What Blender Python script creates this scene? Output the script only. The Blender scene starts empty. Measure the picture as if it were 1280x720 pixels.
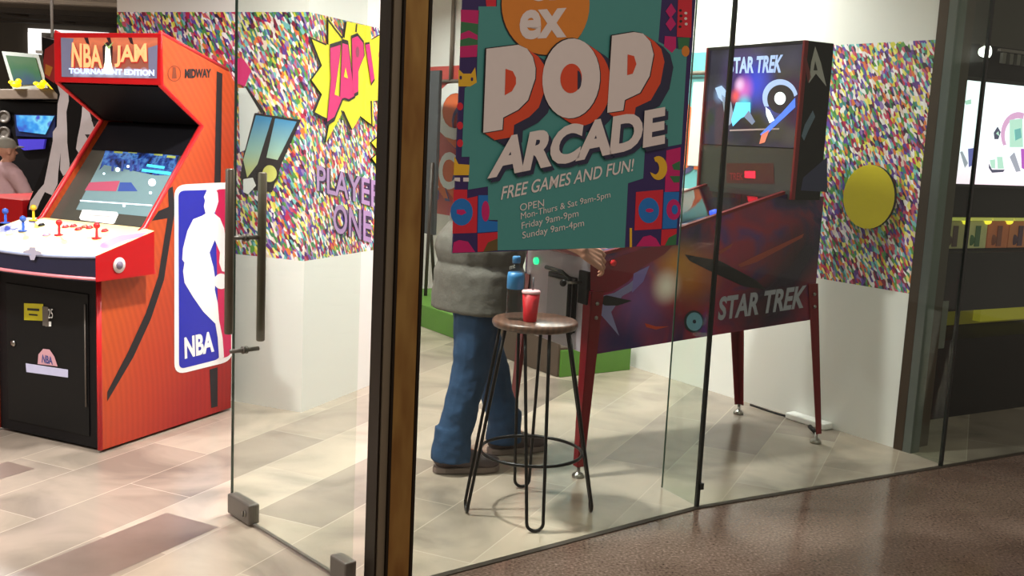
import bpy, math, random
from mathutils import Vector, Matrix
random.seed(7)
col = bpy.context.scene.collection
sc = bpy.context.scene
# ------------------------------------------------------------------ camera
F = 1293.0; H = 1.42
DN = Vector((208-640, 9250-360, F)).normalized()          # world down in camera axes (x right, y down, z forward)
zf = Vector((0, 0, 1)); YC = (zf - zf.dot(DN)*DN).normalized(); XC = DN.cross(YC)
CAM = Vector((0, 0, H))
def c2w(c): return Vector((c.dot(XC), c.dot(YC), -c.dot(DN)))
def ray(px, py): return c2w(Vector((px-640, py-360, F)))
def fl(px, py, z=0.0):
    r = ray(px, py); t = (z-H)/r.z; return Vector((r.x*t, r.y*t, z))
def hit(px, py, O, n):
    r = ray(px, py); t = (Vector(O)-CAM).dot(n)/r.dot(n); return CAM + r*t
cam = bpy.data.cameras.new('camera'); cam.lens = F/1280*36; cam.sensor_width = 36; cam.clip_end = 200
camo = bpy.data.objects.new('camera', cam); col.objects.link(camo); sc.camera = camo
R = Matrix((c2w(Vector((1, 0, 0))), c2w(Vector((0, -1, 0))), c2w(Vector((0, 0, -1))))).transposed()
camo.matrix_world = Matrix.Translation(CAM) @ R.to_4x4()

class Fr:      # local frame: s along azimuth, d to the left of it, z up
    def __init__(s, P, az):
        s.P = Vector((P[0], P[1], 0)); a = math.radians(az)
        s.u = Vector((math.sin(a), math.cos(a), 0)); s.v = Vector((-math.cos(a), math.sin(a), 0)); s.az = az
    def p(s, a, d, z): return s.P + s.u*a + s.v*d + Vector((0, 0, z))
    def sz(s, px, py, d=0):
        q = hit(px, py, s.p(0, d, 0), s.v); return ((q-s.P).dot(s.u), q.z)
# ------------------------------------------------------------------ materials
def lin(c): return tuple(((x/255)/12.92 if x <= 10 else ((x/255+0.055)/1.055)**2.4) for x in c) + (1,)
MATS = {}
def mat(name, rgb, rough=0.5, metal=0.0, emit=0.0, var=0.06, nscale=30, bump=0.0, spec=0.5, ergb=None, coat=0):
    if name in MATS: return MATS[name]
    m = bpy.data.materials.new(name); m.use_nodes = True; nt = m.node_tree; N = nt.nodes; L = nt.links
    b = N['Principled BSDF']; b.inputs['Roughness'].default_value = rough; b.inputs['Metallic'].default_value = metal
    b.inputs['Specular IOR Level'].default_value = spec; b.inputs['Coat Weight'].default_value = coat
    tc = N.new('ShaderNodeTexCoord'); no = N.new('ShaderNodeTexNoise'); no.inputs['Scale'].default_value = nscale
    no.inputs['Detail'].default_value = 4
    L.new(tc.outputs['Object'], no.inputs['Vector'])
    mx = N.new('ShaderNodeMix'); mx.data_type = 'RGBA'; c = lin(rgb)
    mx.inputs[6].default_value = tuple(x*(1-var) for x in c[:3])+(1,); mx.inputs[7].default_value = tuple(min(1, x*(1+var)) for x in c[:3])+(1,)
    L.new(no.outputs['Fac'], mx.inputs[0]); L.new(mx.outputs[2], b.inputs['Base Color'])
    if emit:
        b.inputs['Emission Color'].default_value = lin(ergb or rgb); b.inputs['Emission Strength'].default_value = emit
    if bump:
        bp = N.new('ShaderNodeBump'); bp.inputs['Strength'].default_value = bump; bp.inputs['Distance'].default_value = .01
        L.new(no.outputs['Fac'], bp.inputs['Height']); L.new(bp.outputs['Normal'], b.inputs['Normal'])
    MATS[name] = m; return m
def ramp(N, stops, interp='LINEAR'):
    r = N.new('ShaderNodeValToRGB'); cr = r.color_ramp; cr.interpolation = interp
    while len(cr.elements) < len(stops): cr.elements.new(0.5)
    for e, (p, c) in zip(cr.elements, stops): e.position = p; e.color = lin(c)
    return r
def new(name):
    m = bpy.data.materials.new(name); m.use_nodes = True; MATS[name] = m
    return m, m.node_tree.nodes, m.node_tree.links, m.node_tree.nodes['Principled BSDF']
def dotn(N, L, src, vec, off=0):
    d = N.new('ShaderNodeVectorMath'); d.operation = 'DOT_PRODUCT'; d.inputs[1].default_value = vec; L.new(src, d.inputs[0])
    a = N.new('ShaderNodeMath'); a.operation = 'ADD'; a.inputs[1].default_value = off; L.new(d.outputs['Value'], a.inputs[0]); return a.outputs[0]
def mural(name, u, lean=1.0, seed=0):
    m, N, L, b = new(name)
    g = N.new('ShaderNodeNewGeometry'); u = Vector(u)
    # skewed slashes: across = s + lean*z*0.5, along = z
    s1 = dotn(N, L, g.outputs['Position'], (u.x, u.y, 0.55*lean), seed)
    s2 = dotn(N, L, g.outputs['Position'], (-.25*lean*u.x, -.25*lean*u.y, 1), seed*1.7)
    cb = N.new('ShaderNodeCombineXYZ')
    for src, k, i in ((s1, 84, 0), (s2, 40, 1)):
        mm = N.new('ShaderNodeMath'); mm.operation = 'MULTIPLY'; mm.inputs[1].default_value = k; L.new(src, mm.inputs[0]); L.new(mm.outputs[0], cb.inputs[i])
    v = N.new('ShaderNodeTexVoronoi'); v.voronoi_dimensions = '2D'; v.inputs['Scale'].default_value = 1; L.new(cb.outputs[0], v.inputs['Vector'])
    sep = N.new('ShaderNodeSeparateColor'); L.new(v.outputs['Color'], sep.inputs[0])
    cols = [(232, 224, 226), (92, 42, 128), (214, 204, 60), (190, 30, 76), (62, 128, 78), (228, 205, 190), (58, 128, 140), (128, 22, 60), (238, 226, 120), (44, 28, 58), (120, 190, 190), (222, 120, 50), (150, 120, 180), (90, 150, 60), (240, 236, 236), (90, 60, 160), (200, 80, 110)]
    r = ramp(N, [(i/len(cols), c) for i, c in enumerate(cols)], 'CONSTANT'); L.new(sep.outputs[0], r.inputs[0])
    L.new(r.outputs[0], b.inputs['Base Color']); b.inputs['Roughness'].default_value = .5
    return m
def glass(name, tint, refl=0.06):
    m, N, L, b = new(name); out = N['Material Output']; N.remove(b)
    t = N.new('ShaderNodeBsdfTransparent'); t.inputs[0].default_value = tint
    gl = N.new('ShaderNodeBsdfGlossy'); gl.inputs['Roughness'].default_value = .02
    no = N.new('ShaderNodeTexNoise'); no.inputs['Scale'].default_value = 3
    lw = N.new('ShaderNodeLayerWeight'); lw.inputs[0].default_value = .5
    pw = N.new('ShaderNodeMath'); pw.operation = 'POWER'; pw.inputs[1].default_value = 4; L.new(lw.outputs['Facing'], pw.inputs[0])
    pm = N.new('ShaderNodeMath'); pm.operation = 'MULTIPLY_ADD'; pm.inputs[1].default_value = .5; pm.inputs[2].default_value = .018; L.new(pw.outputs[0], pm.inputs[0])
    ad = N.new('ShaderNodeMath'); ad.operation = 'MULTIPLY_ADD'; ad.inputs[1].default_value = .01; L.new(no.outputs['Fac'], ad.inputs[0]); L.new(pm.outputs[0], ad.inputs[2])
    mx = N.new('ShaderNodeMixShader'); L.new(ad.outputs[0], mx.inputs[0]); L.new(t.outputs[0], mx.inputs[1]); L.new(gl.outputs[0], mx.inputs[2])
    L.new(mx.outputs[0], out.inputs['Surface']); return m
# ------------------------------------------------------------------ mesh builder
class MB:
    def __init__(s): s.v = []; s.f = []; s.m = []; s.mats = []; s.sm = []
    def mi(s, m):
        if m not in s.mats: s.mats.append(m)
        return s.mats.index(m)
    def add(s, vs, fs, m, smooth=False):
        b = len(s.v); s.v += [Vector(v) for v in vs]; k = s.mi(m)
        for f in fs: s.f.append([b+i for i in f]); s.m.append(k); s.sm.append(smooth)
        return s
    def box(s, fr, s0, s1, d0, d1, z0, z1, m, bev=0):
        c = []
        P = [(a, d, z) for z in (z0, z1) for a, d in ((s0, d0), (s1, d0), (s1, d1), (s0, d1))]
        return s.add([fr.p(*q) for q in P], [(0, 3, 2, 1), (4, 5, 6, 7), (0, 1, 5, 4), (1, 2, 6, 5), (2, 3, 7, 6), (3, 0, 4, 7)], m)
    def prism(s, pts, off, m, cap=None, side=None):     # pts 3D polygon, extruded by vector off
        n = len(pts); pts = [Vector(p) for p in pts]; off = Vector(off)
        s.add(pts + [p+off for p in pts], [tuple(range(n))[::-1]], cap or m)
        b = len(s.v)-2*n
        s.f.append([b+n+i for i in range(n)]); s.m.append(s.mi(cap or m)); s.sm.append(False)
        for i in range(n):
            j = (i+1) % n; s.f.append([b+i, b+j, b+n+j, b+n+i]); s.m.append(s.mi(side or m)); s.sm.append(False)
        return s
    def poly(s, pts, m): return s.add(pts, [tuple(range(len(pts)))], m)
    def tube(s, pts, r, m, n=10, closed=False):
        pts = [Vector(p) for p in pts]; k = len(pts); rr = r if isinstance(r, (list, tuple)) else [r]*k
        ring = []; up = Vector((.13, .27, .95)).normalized(); prev = None
        for i, p in enumerate(pts):
            if closed: t = pts[(i+1) % k]-pts[i-1]
            else: t = pts[min(i+1, k-1)]-pts[max(i-1, 0)]
            t.normalize()
            a = (prev - t*prev.dot(t)) if prev else t.cross(up)
            if a.length < 1e-4: a = t.cross(Vector((1, 0, 0)))
            a.normalize(); prev = a; b = t.cross(a)
            ring.append([p+(a*math.cos(2*math.pi*j/n)+b*math.sin(2*math.pi*j/n))*rr[i] for j in range(n)])
        vs = [v for q in ring for v in q]; fs = []
        for i in range(k if closed else k-1):
            i2 = (i+1) % k
            for j in range(n): fs.append((i*n+j, i*n+(j+1) % n, i2*n+(j+1) % n, i2*n+j))
        if not closed: fs += [tuple(range(n))[::-1], tuple((k-1)*n+j for j in range(n))]
        return s.add(vs, fs, m, True)
    def lathe(s, c, prof, m, n=24, axis=None):           # prof (r,z)
        c = Vector(c); az = Vector(axis or (0, 0, 1)).normalized(); ax = az.orthogonal().normalized(); ay = az.cross(ax)
        vs = [c+az*z+(ax*math.cos(2*math.pi*j/n)+ay*math.sin(2*math.pi*j/n))*r for r, z in prof for j in range(n)]; k = len(prof)
        fs = [(i*n+j, i*n+(j+1) % n, (i+1)*n+(j+1) % n, (i+1)*n+j) for i in range(k-1) for j in range(n)]
        fs += [tuple(range(n))[::-1], tuple((k-1)*n+j for j in range(n))]
        return s.add(vs, fs, m, True)
    def ell(s, c, r, m, M=None, n=16, k=10):
        c = Vector(c); M = M or Matrix.Identity(3); vs = []
        for i in range(k+1):
            th = math.pi*i/k
            for j in range(n):
                ph = 2*math.pi*j/n
                vs.append(c + M @ Vector((r[0]*math.sin(th)*math.cos(ph), r[1]*math.sin(th)*math.sin(ph), r[2]*math.cos(th))))
        fs = [(i*n+j, (i+1)*n+j, (i+1)*n+(j+1) % n, i*n+(j+1) % n) for i in range(k) for j in range(n)]
        return s.add(vs, fs, m, True)
    def cap(s, a, b, ra, rb, m, n=14):                   # tapered capsule
        a = Vector(a); b = Vector(b); s.ell(a, (ra,)*3, m); s.ell(b, (rb,)*3, m); return s.tube([a, b], [ra, rb], m, n)
    def art(s, pts, O, n, off, m):                       # flat print on a surface: outline seen at pixels, lying on plane (O,n)
        n = Vector(n).normalized()
        if (CAM-Vector(O)).dot(n) < 0: n = -n
        return s.poly([hit(x, y, Vector(O)+n*off, n) for x, y in pts], m)
    def text(s, txt, q, O, n, off, m, bold=0.0, thick=0.0, conv=True):
        vs, fs = textmesh(txt, bold)
        n = Vector(n).normalized()
        if (CAM-Vector(O)).dot(n) < 0: n = -n
        P = Vector(O)+n*off; out = []
        for x, y in vs:
            bl, br, tr, tl = q
            X = (bl[0]*(1-x)+br[0]*x)*(1-y)+(tl[0]*(1-x)+tr[0]*x)*y; Y = (bl[1]*(1-x)+br[1]*x)*(1-y)+(tl[1]*(1-x)+tr[1]*x)*y
            out.append(hit(X, Y, P, n))
        return s.add(out, fs, m)
    def build(s, name, parent=None, bev=0, bevseg=2, mods=None):
        me = bpy.data.meshes.new(name); o = bpy.data.objects.new(name, me); col.objects.link(o)
        org = Vector((0, 0, 0))
        if parent:
            o.parent = parent; q = parent
            while q: org += q.location; q = q.parent
        else:
            xs = [v.x for v in s.v]; ys = [v.y for v in s.v]; zs = [v.z for v in s.v]
            org = Vector(((min(xs)+max(xs))/2, (min(ys)+max(ys))/2, min(zs))); o.location = org
        me.from_pydata([v-org for v in s.v], [], s.f)
        for m in s.mats: me.materials.append(m)
        for p, k, sm in zip(me.polygons, s.m, s.sm): p.material_index = k; p.use_smooth = sm
        me.update()
        if bev:
            b = o.modifiers.new('b', 'BEVEL'); b.width = bev; b.segments = bevseg; b.limit_method = 'ANGLE'; b.angle_limit = math.radians(40)
        return o
TM = {}
def textmesh(txt, bold):
    if (txt, bold) in TM: return TM[(txt, bold)]
    cu = bpy.data.curves.new('t', 'FONT'); cu.body = txt; cu.offset = bold; cu.resolution_u = 4
    o = bpy.data.objects.new('t', cu); col.objects.link(o)
    me = bpy.data.meshes.new_from_object(o.evaluated_get(bpy.context.evaluated_depsgraph_get()))
    vs = [(v.co.x, v.co.y) for v in me.vertices]; fs = [tuple(p.vertices) for p in me.polygons]
    bpy.data.objects.remove(o); bpy.data.curves.remove(cu); bpy.data.meshes.remove(me)
    x0 = min(v[0] for v in vs); x1 = max(v[0] for v in vs); y0 = min(v[1] for v in vs); y1 = max(v[1] for v in vs)
    vs = [((x-x0)/(x1-x0), (y-y0)/(y1-y0)) for x, y in vs]; TM[(txt, bold)] = (vs, fs); return vs, fs
def thing(name, label, cat, loc, group=None):
    o = bpy.data.objects.new(name, None); o.empty_display_size = .1; col.objects.link(o); o.location = loc; return tag(o, label, cat, group)
def tag(o, label, cat, group=None, kind=None):
    o['label'] = label; o['category'] = cat
    if group: o['group'] = group
    if kind: o['kind'] = kind
    return o
def struct(o): o['kind'] = 'structure'; return o
def plabel(o, t): o['label'] = t; return o
def ring(cx, cy, rx, ry, n=24, a0=0, a1=360, tilt=0):
    out = []; t = math.radians(tilt)
    for i in range(n):
        a = math.radians(a0+(a1-a0)*i/(n if a1-a0 >= 360 else n-1)); x = rx*math.cos(a); y = ry*math.sin(a)
        out.append((cx+x*math.cos(t)-y*math.sin(t), cy+x*math.sin(t)+y*math.cos(t)))
    return out
def rquad(Q, r, n=6):
    out = []; k = len(Q)
    for i in range(k):
        p = Vector(Q[i]); a = (Vector(Q[i-1])-p).normalized()*r; b = (Vector(Q[(i+1) % k])-p).normalized()*r
        for j in range(n+1):
            t = j/n; out.append(tuple(p+a*(1-t)**2+b*t**2))
    return out
def sh(pts, dx, dy): return [(x+dx, y+dy) for x, y in pts]
# ------------------------------------------------------------------ colours
WHITE = mat('white_wall_paint', (226, 224, 220), .55, var=.02, nscale=3)
WHITE2 = mat('gloss_white', (232, 232, 230), .35, var=.02)
BLACK = mat('black_laminate', (15, 13, 15), .5, var=.2, spec=.2)
BLK2 = mat('black_plastic', (10, 10, 11), .5, spec=.25)
DGREY = mat('dark_grey_metal', (104, 98, 92), .4, .35)
CHROME = mat('brushed_steel', (150, 146, 140), .3, 1.0)
RED = mat('cabinet_red', (176, 10, 18), .4, spec=.3)
TMOLD = mat('red_edge_molding', (196, 30, 34), .35)
TEAL = mat('poster_teal', (66, 136, 132), .6, var=.03)
PURP = mat('print_purple', (44, 24, 84), .6)
NAVY = mat('print_navy', (34, 34, 62), .6)
MAG = mat('print_magenta', (184, 8, 96), .6)
PRED = mat('print_red', (196, 24, 44), .6)
PBLUE = mat('print_blue', (14, 104, 178), .6)
PYEL = mat('print_yellow', (214, 166, 30), .6)
PORG = mat('print_orange', (206, 66, 28), .6)
CIRC = mat('print_amber', (206, 122, 34), .6)
LET = mat('print_offwhite', (212, 200, 196), .6, var=.03)
PGRN = mat('print_green', (44, 104, 62), .6)
YEL = mat('sign_yellow', (228, 216, 36), .5)
PINK = mat('sign_magenta', (214, 28, 110), .5)
LINEK = mat('print_black', (24, 20, 24), .6)
# ------------------------------------------------------------------ frames
GP = fl(545, 720); G0 = fl(871, 634); GE = fl(1280, 566)
def azof(a, b): return math.degrees(math.atan2(b.x-a.x, b.y-a.y))
GL = Fr(G0, azof(GP, G0)); GR = Fr(G0, azof(G0, GE))       # shopfront glass, left and right facets
NB = Fr(fl(128, 566), 23.8)                                  # big cabinet, right side plane
W = Fr(fl(1118, 560), -35.3)                                 # right wall
CR = Fr((-1.03, 5.06), 22); CL = Fr((-1.03, 5.06), -68)     # column faces
PN = Fr(fl(722, 597), 60.5)                                  # pinball
TV = Fr(fl(1175, 523), 60)
# ------------------------------------------------------------------ floors
m, N, L, b = new('stone_tile_floor')
g = N.new('ShaderNodeNewGeometry'); a = math.radians(24)
u = (math.sin(a), math.cos(a), 0); v = (-math.cos(a), math.sin(a), 0)
cb = N.new('ShaderNodeCombineXYZ'); L.new(dotn(N, L, g.outputs['Position'], u, .62), cb.inputs[0]); L.new(dotn(N, L, g.outputs['Position'], v, .07), cb.inputs[1])
br = N.new('ShaderNodeTexBrick'); br.inputs['Scale'].default_value = 1; br.inputs['Brick Width'].default_value = .9; br.inputs['Row Height'].default_value = .3
br.inputs['Mortar Size'].default_value = .003; br.inputs['Mortar Smooth'].default_value = .6; br.inputs['Color1'].default_value = (0, 0, 0, 1); br.inputs['Color2'].default_value = (1, 1, 1, 1); br.inputs['Mortar'].default_value = (.5, .5, .5, 1)
L.new(cb.outputs[0], br.inputs['Vector'])
r1 = ramp(N, [(0, (186, 176, 166)), (.3, (180, 168, 156)), (.6, (172, 160, 149)), (.85, (162, 150, 141)), (1, (142, 131, 124))]); L.new(br.outputs['Color'], r1.inputs[0])
n1 = N.new('ShaderNodeTexNoise'); n1.inputs['Scale'].default_value = 2.2; n1.inputs['Detail'].default_value = 6; n1.inputs['Distortion'].default_value = .8; L.new(g.outputs['Position'], n1.inputs['Vector'])
r2 = ramp(N, [(.3, (180, 178, 172)), (.5, (232, 228, 220)), (.7, (255, 250, 240))]); L.new(n1.outputs['Fac'], r2.inputs[0])
mx = N.new('ShaderNodeMix'); mx.data_type = 'RGBA'; mx.blend_type = 'MULTIPLY'; mx.inputs[0].default_value = .9; L.new(r1.outputs[0], mx.inputs[6]); L.new(r2.outputs[0], mx.inputs[7])
mm = N.new('ShaderNodeMix'); mm.data_type = 'RGBA'; mf = N.new('ShaderNodeMath'); mf.operation = 'MULTIPLY'; mf.inputs[1].default_value = .22; L.new(br.outputs['Fac'], mf.inputs[0]); L.new(mf.outputs[0], mm.inputs[0])
L.new(mx.outputs[2], mm.inputs[6]); mm.inputs[7].default_value = lin((226, 214, 196)); L.new(mm.outputs[2], b.inputs['Base Color'])
b.inputs['Roughness'].default_value = .2
TILE = m
DTILE = mat('dark_stone_tile', (116, 100, 92), .3, var=.25, nscale=9)
m, N, L, b = new('brown_granite_floor')
g = N.new('ShaderNodeNewGeometry'); n1 = N.new('ShaderNodeTexNoise'); n1.inputs['Scale'].default_value = 95; n1.inputs['Detail'].default_value = 5; L.new(g.outputs['Position'], n1.inputs['Vector'])
r1 = ramp(N, [(.3, (84, 68, 60)), (.48, (112, 94, 84)), (.62, (128, 108, 98)), (.75, (164, 142, 130))]); L.new(n1.outputs['Fac'], r1.inputs[0])
n2 = N.new('ShaderNodeTexNoise'); n2.inputs['Scale'].default_value = 2.5; L.new(g.outputs['Position'], n2.inputs['Vector'])
r2 = ramp(N, [(.35, (215, 210, 205)), (.65, (255, 255, 255))]); L.new(n2.outputs['Fac'], r2.inputs[0])
mx = N.new('ShaderNodeMix'); mx.data_type = 'RGBA'; mx.blend_type = 'MULTIPLY'; mx.inputs[0].default_value = 1; L.new(r1.outputs[0], mx.inputs[6]); L.new(r2.outputs[0], mx.inputs[7]); L.new(mx.outputs[2], b.inputs['Base Color'])
b.inputs['Roughness'].default_value = .14
GRAN = m
gl0 = GL.p(-1.40, 0, 0)
A_ = GL.p(-1.55, 0, 0); B_ = G0.copy(); C_ = GR.p(6, 0, 0)
DP = Fr((GL.p(-1.53, 0, 0).x, GL.p(-1.53, 0, 0).y), 222)    # threshold line of the open doorway
thr = [GL.p(-9, 0, 0), GL.p(-1.5, 0, 0), B_, C_]
f = MB(); f.poly([thr[0], thr[1], thr[2], thr[3], C_+Vector((4, 14, 0)), Vector((-3, 22, 0)), Vector((-14, 16, 0)), Vector((-14, -1, 0))], TILE)
# a few darker plank tiles let into the floor
def ftile(px, py, w, l, s=1):
    q = Fr(fl(px, py), 206.5); f.poly([q.p(0, 0, .0006), q.p(l, 0, .0006), q.p(l, s*w, .0006), q.p(0, s*w, .0006)], DTILE)
ftile(208, 641, .25, .75)
ftile(10, 577, .16, .5)
struct(f.build('floor'))
f = MB(); f.poly([thr[0], thr[1], thr[2], thr[3], Vector((9, 1, 0)), Vector((6, -4, 0)), Vector((-8, -4, 0)), Vector((-14, -4, 0))][::-1], GRAN)
struct(f.build('floor'))
f = MB(); KERB = mat('threshold_channel', (70, 62, 54), .5, .5)
f.box(GL, -1.36, 0, -.02, .005, 0, .004, KERB); f.box(GR, 0, 5, -.02, .005, 0, .004, KERB); struct(f.build('trim_1'))
# ------------------------------------------------------------------ walls
MUL = mural('mural_slashes_left', CL.u, -1, 3.1); MULR = mural('mural_slashes_column', CR.u, 1, 1.3); MUR = mural('mural_slashes_right', W.u, -1, 5.2)
CEIL = 2.75
Z0, Z1 = .768, 1.965
def wallbands(fr, s0, s1, th, bands):   # bands: (z0,z1,mat)
    mb = MB()
    for z0, z1, mm in bands: mb.box(fr, s0, s1, 0, th, z0, z1, mm)
    return mb
# white column, its two seen faces carry the mural band; one solid body
cw = .86
mb = MB()
def colbox(z0, z1, mR, mL):
    P = [CR.p(0, 0, 0), CR.p(cw, 0, 0), CR.p(cw, 1.17, 0), CR.p(0, 1.17, 0)]
    vs = [p+Vector((0, 0, z)) for z in (z0, z1) for p in P]
    mb.add(vs, [(0, 1, 5, 4)], mR); mb.add(vs, [(3, 0, 4, 7)], mL); mb.add(vs, [(1, 2, 6, 5), (2, 3, 7, 6), (0, 3, 2, 1), (4, 5, 6, 7)], WHITE)
colbox(0, Z0, WHITE, WHITE); colbox(Z0, Z1, MULR, MUL); colbox(Z1, CEIL, WHITE, WHITE)
struct(mb.build('wall_left'))
TEALW = mat('mural_sky_blue', (120, 190, 200), .5); REDW = mat('mural_coral', (196, 78, 72), .5); PURW = mat('mural_violet', (84, 80, 130), .5)
ORW = mat('mural_orange', (232, 112, 62), .5)
mb = wallbands(W, 0, 5.2, -.2, [(0, Z0, WHITE), (Z1, CEIL, WHITE)])
mb.box(W, 0, .62, 0, -.2, Z0, Z1, MUR); mb.box(W, .62, 2.9, 0, -.2, Z0, Z1, TEALW); mb.box(W, 2.9, 5.2, 0, -.2, Z0, Z1, REDW)
struct(mb.build('wall_right'))
# painted lettering of the far mural, a thin applied vinyl
def wtext(txt, s0, s1, z0, z1, off, m, bold, mb, fr, slant=0):
    vs, fs = textmesh(txt, bold)
    # wall seen from its d>0 side: reading direction runs from far (large s) to near (small s)
    mb.add([fr.p(s1+(s0-s1)*x, off, z0+(z1-z0)*y+slant*x) for x, y in vs], fs, m)
vin = thing('wall_lettering', 'large white and orange lettering vinyl on the wall behind the hanging poster', 'wall decal', W.p(2.5, 0, Z0))
def lett(txt, s0, s1, z0, z1, base):
    mb = MB()
    for i in range(5): wtext(txt, s0-.03*i-.05, s1-.03*i-.05, z0-.02*i-.02, z1-.02*i-.02, base+.001*(8-i), PURW if i > 3 else ORW, .03, mb, W)
    wtext(txt, s0, s1, z0, z1, base+.012, WHITE2, .03, mb, W)
    return mb.build('lettering', vin)
lett('POP', 1.12, 2.75, 1.30, 1.80, .001); lett('POP', 3.4, 4.95, 1.38, 1.84, .001); lett('ARCADE', 3.4, 4.95, .98, 1.28, .001)
q = MB(); q.box(W, .64, 2.4, .001, .004, Z0, 1.17, WHITE2); plabel(q.build('white_panel', vin), 'white lower panel of the lettering')
# back wall, far hall
mb = MB(); BW = Fr(W.p(5.2, 0, 0), 234.7); mb.box(BW, -.2, 1.95, 0, -.15, 0, CEIL, WHITE); struct(mb.build('wall_back'))
BROWN = mat('dark_brown_wall', (74, 66, 56), .7); BEIGE = mat('beige_bulkhead', (190, 178, 164), .7)
HB = Fr((-9.5, 14.6), 85)
mb = MB(); mb.box(HB, 0, 14, 0, .2, 0, 2.75, BROWN); struct(mb.build('wall_far'))
# ceilings
DC = mat('dark_ceiling', (104, 94, 82), .8)
ceil = MB()
def slab(P, z0, z1, m): ceil.prism([Vector((x, y, z0)) for x, y in P], (0, 0, z1-z0), m)
t0 = GL.p(-9, 0, 0); t1 = GL.p(-1.5, 0, 0); t2 = G0; t3 = GR.p(6, 0, 0)
slab([(t0.x, t0.y), (t1.x, t1.y), (t2.x, t2.y), (t3.x, t3.y), (t3.x+1, 12.5), (-14, 12.5), (-14, -1)], CEIL, CEIL+.1, mat('beige_ceiling', (206, 196, 184), .7, var=.02))
struct(ceil.build('ceiling'))
ceil = MB(); slab([(-14, 12.5), (5, 12.5), (5, 19), (-14, 19)], 2.70, 2.82, DC)
struct(ceil.build('ceiling'))
mb = MB(); HF = Fr((0, 0), 90); mb.box(HF, -14, -3.0, 12.4, 12.5, 2.71, 2.75, BEIGE); struct(mb.build('trim_2'))
DBEAM = mat('brown_ceiling_beam', (58, 50, 42), .8)
mb = MB()
for k, y in enumerate((13.0, 13.7, 14.3)): mb.box(HF, -13, -2.5, y, y+.12, 2.64, 2.70, DBEAM)
mb.prism([Vector((-7.1, 12.7, 2.66)), Vector((-7.0, 12.7, 2.66)), Vector((-6.0, 14.4, 2.66)), Vector((-6.12, 14.4, 2.66))], (0, 0, .04), DBEAM)
struct(mb.build('trim_3'))
# lit white panel column far behind
LITP = mat('lit_white_panel', (240, 238, 236), .5, emit=1.1)
o = MB(); hq = lambda px, py: (lambda Q_: ((Q_-HB.P).dot(HB.u), Q_.z))(hit(px, py, HB.P, HB.v)); L0 = hq(37, 70); L1 = hq(52, 41); o.box(HB, L0[0], L1[0], -.06, -.002, L0[1], L1[1], LITP); tag(o.build('wall_lamp', bev=.004), 'narrow lit white panel on the far dark wall', 'wall lamp')
o = MB(); L2 = hq(137, 42); o.box(HB, L0[0], L2[0], -.05, -.002, L1[1]+.004, L1[1]+.05, LITP); tag(o.build('light_strip', bev=.004), 'thin white light strip above the lit panel, behind the marquee', 'light strip')
# thin hanging rod
o = MB(); rp = hit(65, 20, Vector((0, 8, 0)), Vector((0, 1, 0))); o.tube([(rp.x, rp.y, CEIL), (rp.x, rp.y, 1.9)], .012, DGREY); o.box(Fr((rp.x, rp.y), 90), -.12, .12, -.02, .02, 1.88, 1.9, DGREY)
tag(o.build('hanging_rod'), 'thin dark rod hanging from the ceiling behind the basketball cabinet', 'rod')
# wall conduit on mural
q = MB(); GREYW = mat('grey_conduit', (120, 106, 96), .5)
q.tube([W.p(1.2, .02, 1.845), W.p(4.85, .02, 1.845)], .012, GREYW); q.tube([W.p(4.28, .02, 1.845), W.p(4.28, .02, CEIL)], .016, GREYW)
tag(q.build('conduit'), 'thin grey conduit running along the lettered wall up to the ceiling', 'conduit')
# jamb at end of right wall
mb = MB(); JB = mat('brown_metal_jamb', (72, 60, 48), .4, .6); JG = mat('grey_green_metal', (104, 112, 108), .35, .6)
mb.box(W, -.05, 0, -.2, .012, 0, CEIL, JB); struct(mb.build('trim_4'))
mb = MB(); mb.box(W, -.095, -.052, -.06, .012, 0, CEIL, JG); struct(mb.build('trim_5'))
# ------------------------------------------------------------------ shopfront
GLS = glass('shopfront_glass', (.90, .94, .91, 1)); GLF = glass('fin_glass', (.92, .96, .93, 1))
GEDGE = mat('black_glass_joint', (14, 20, 18), .3); GED2 = mat('green_glass_edge', (60, 84, 72), .2)
def pane(fr, s0, s1, d0, d1, z0, z1, m, name, parent=None):
    mb = MB(); mb.box(fr, s0, s1, d0, d1, z0, z1, m); return mb.build(name, parent)
w1 = pane(GL, -1.365, -.008, 0, .004, .004, CEIL, GLS, 'window_1'); struct(w1)
w2 = pane(GR, .008, 1.437, 0, .004, .004, CEIL, GLS, 'window_2'); struct(w2)
w3 = pane(GR, 1.452, 3.2, 0, .004, .004, CEIL, GLS, 'window_3'); struct(w3)
FN = Fr(G0, azof(G0, fl(828, 611))); fin = pane(FN, .01, .235, -.004, 0.0, .004, CEIL, GLF, 'window_4'); struct(fin)
e = MB(); e.box(FN, .235, .238, -.005, .001, .004, CEIL, GED2); e.build('glass_edge', fin)
FN2 = Fr(fl(1175, 581), azof(fl(1175, 581), fl(1132, 564))); fin2 = pane(FN2, .01, .235, -.002, .002, .004, CEIL, GLF, 'window_5'); struct(fin2)
for fr, s in ((GR, 0), (GR, 1.4445)):
    e = MB(); e.box(fr, s-.007, s+.007, -.006, .009, 0, CEIL, GEDGE)
    if s == 0: e.box(fr, -.001, .018, -.012, .012, .075, .10, GEDGE)
    struct(e.build('trim_6' if s == 0 else 'trim_7'))
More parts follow.
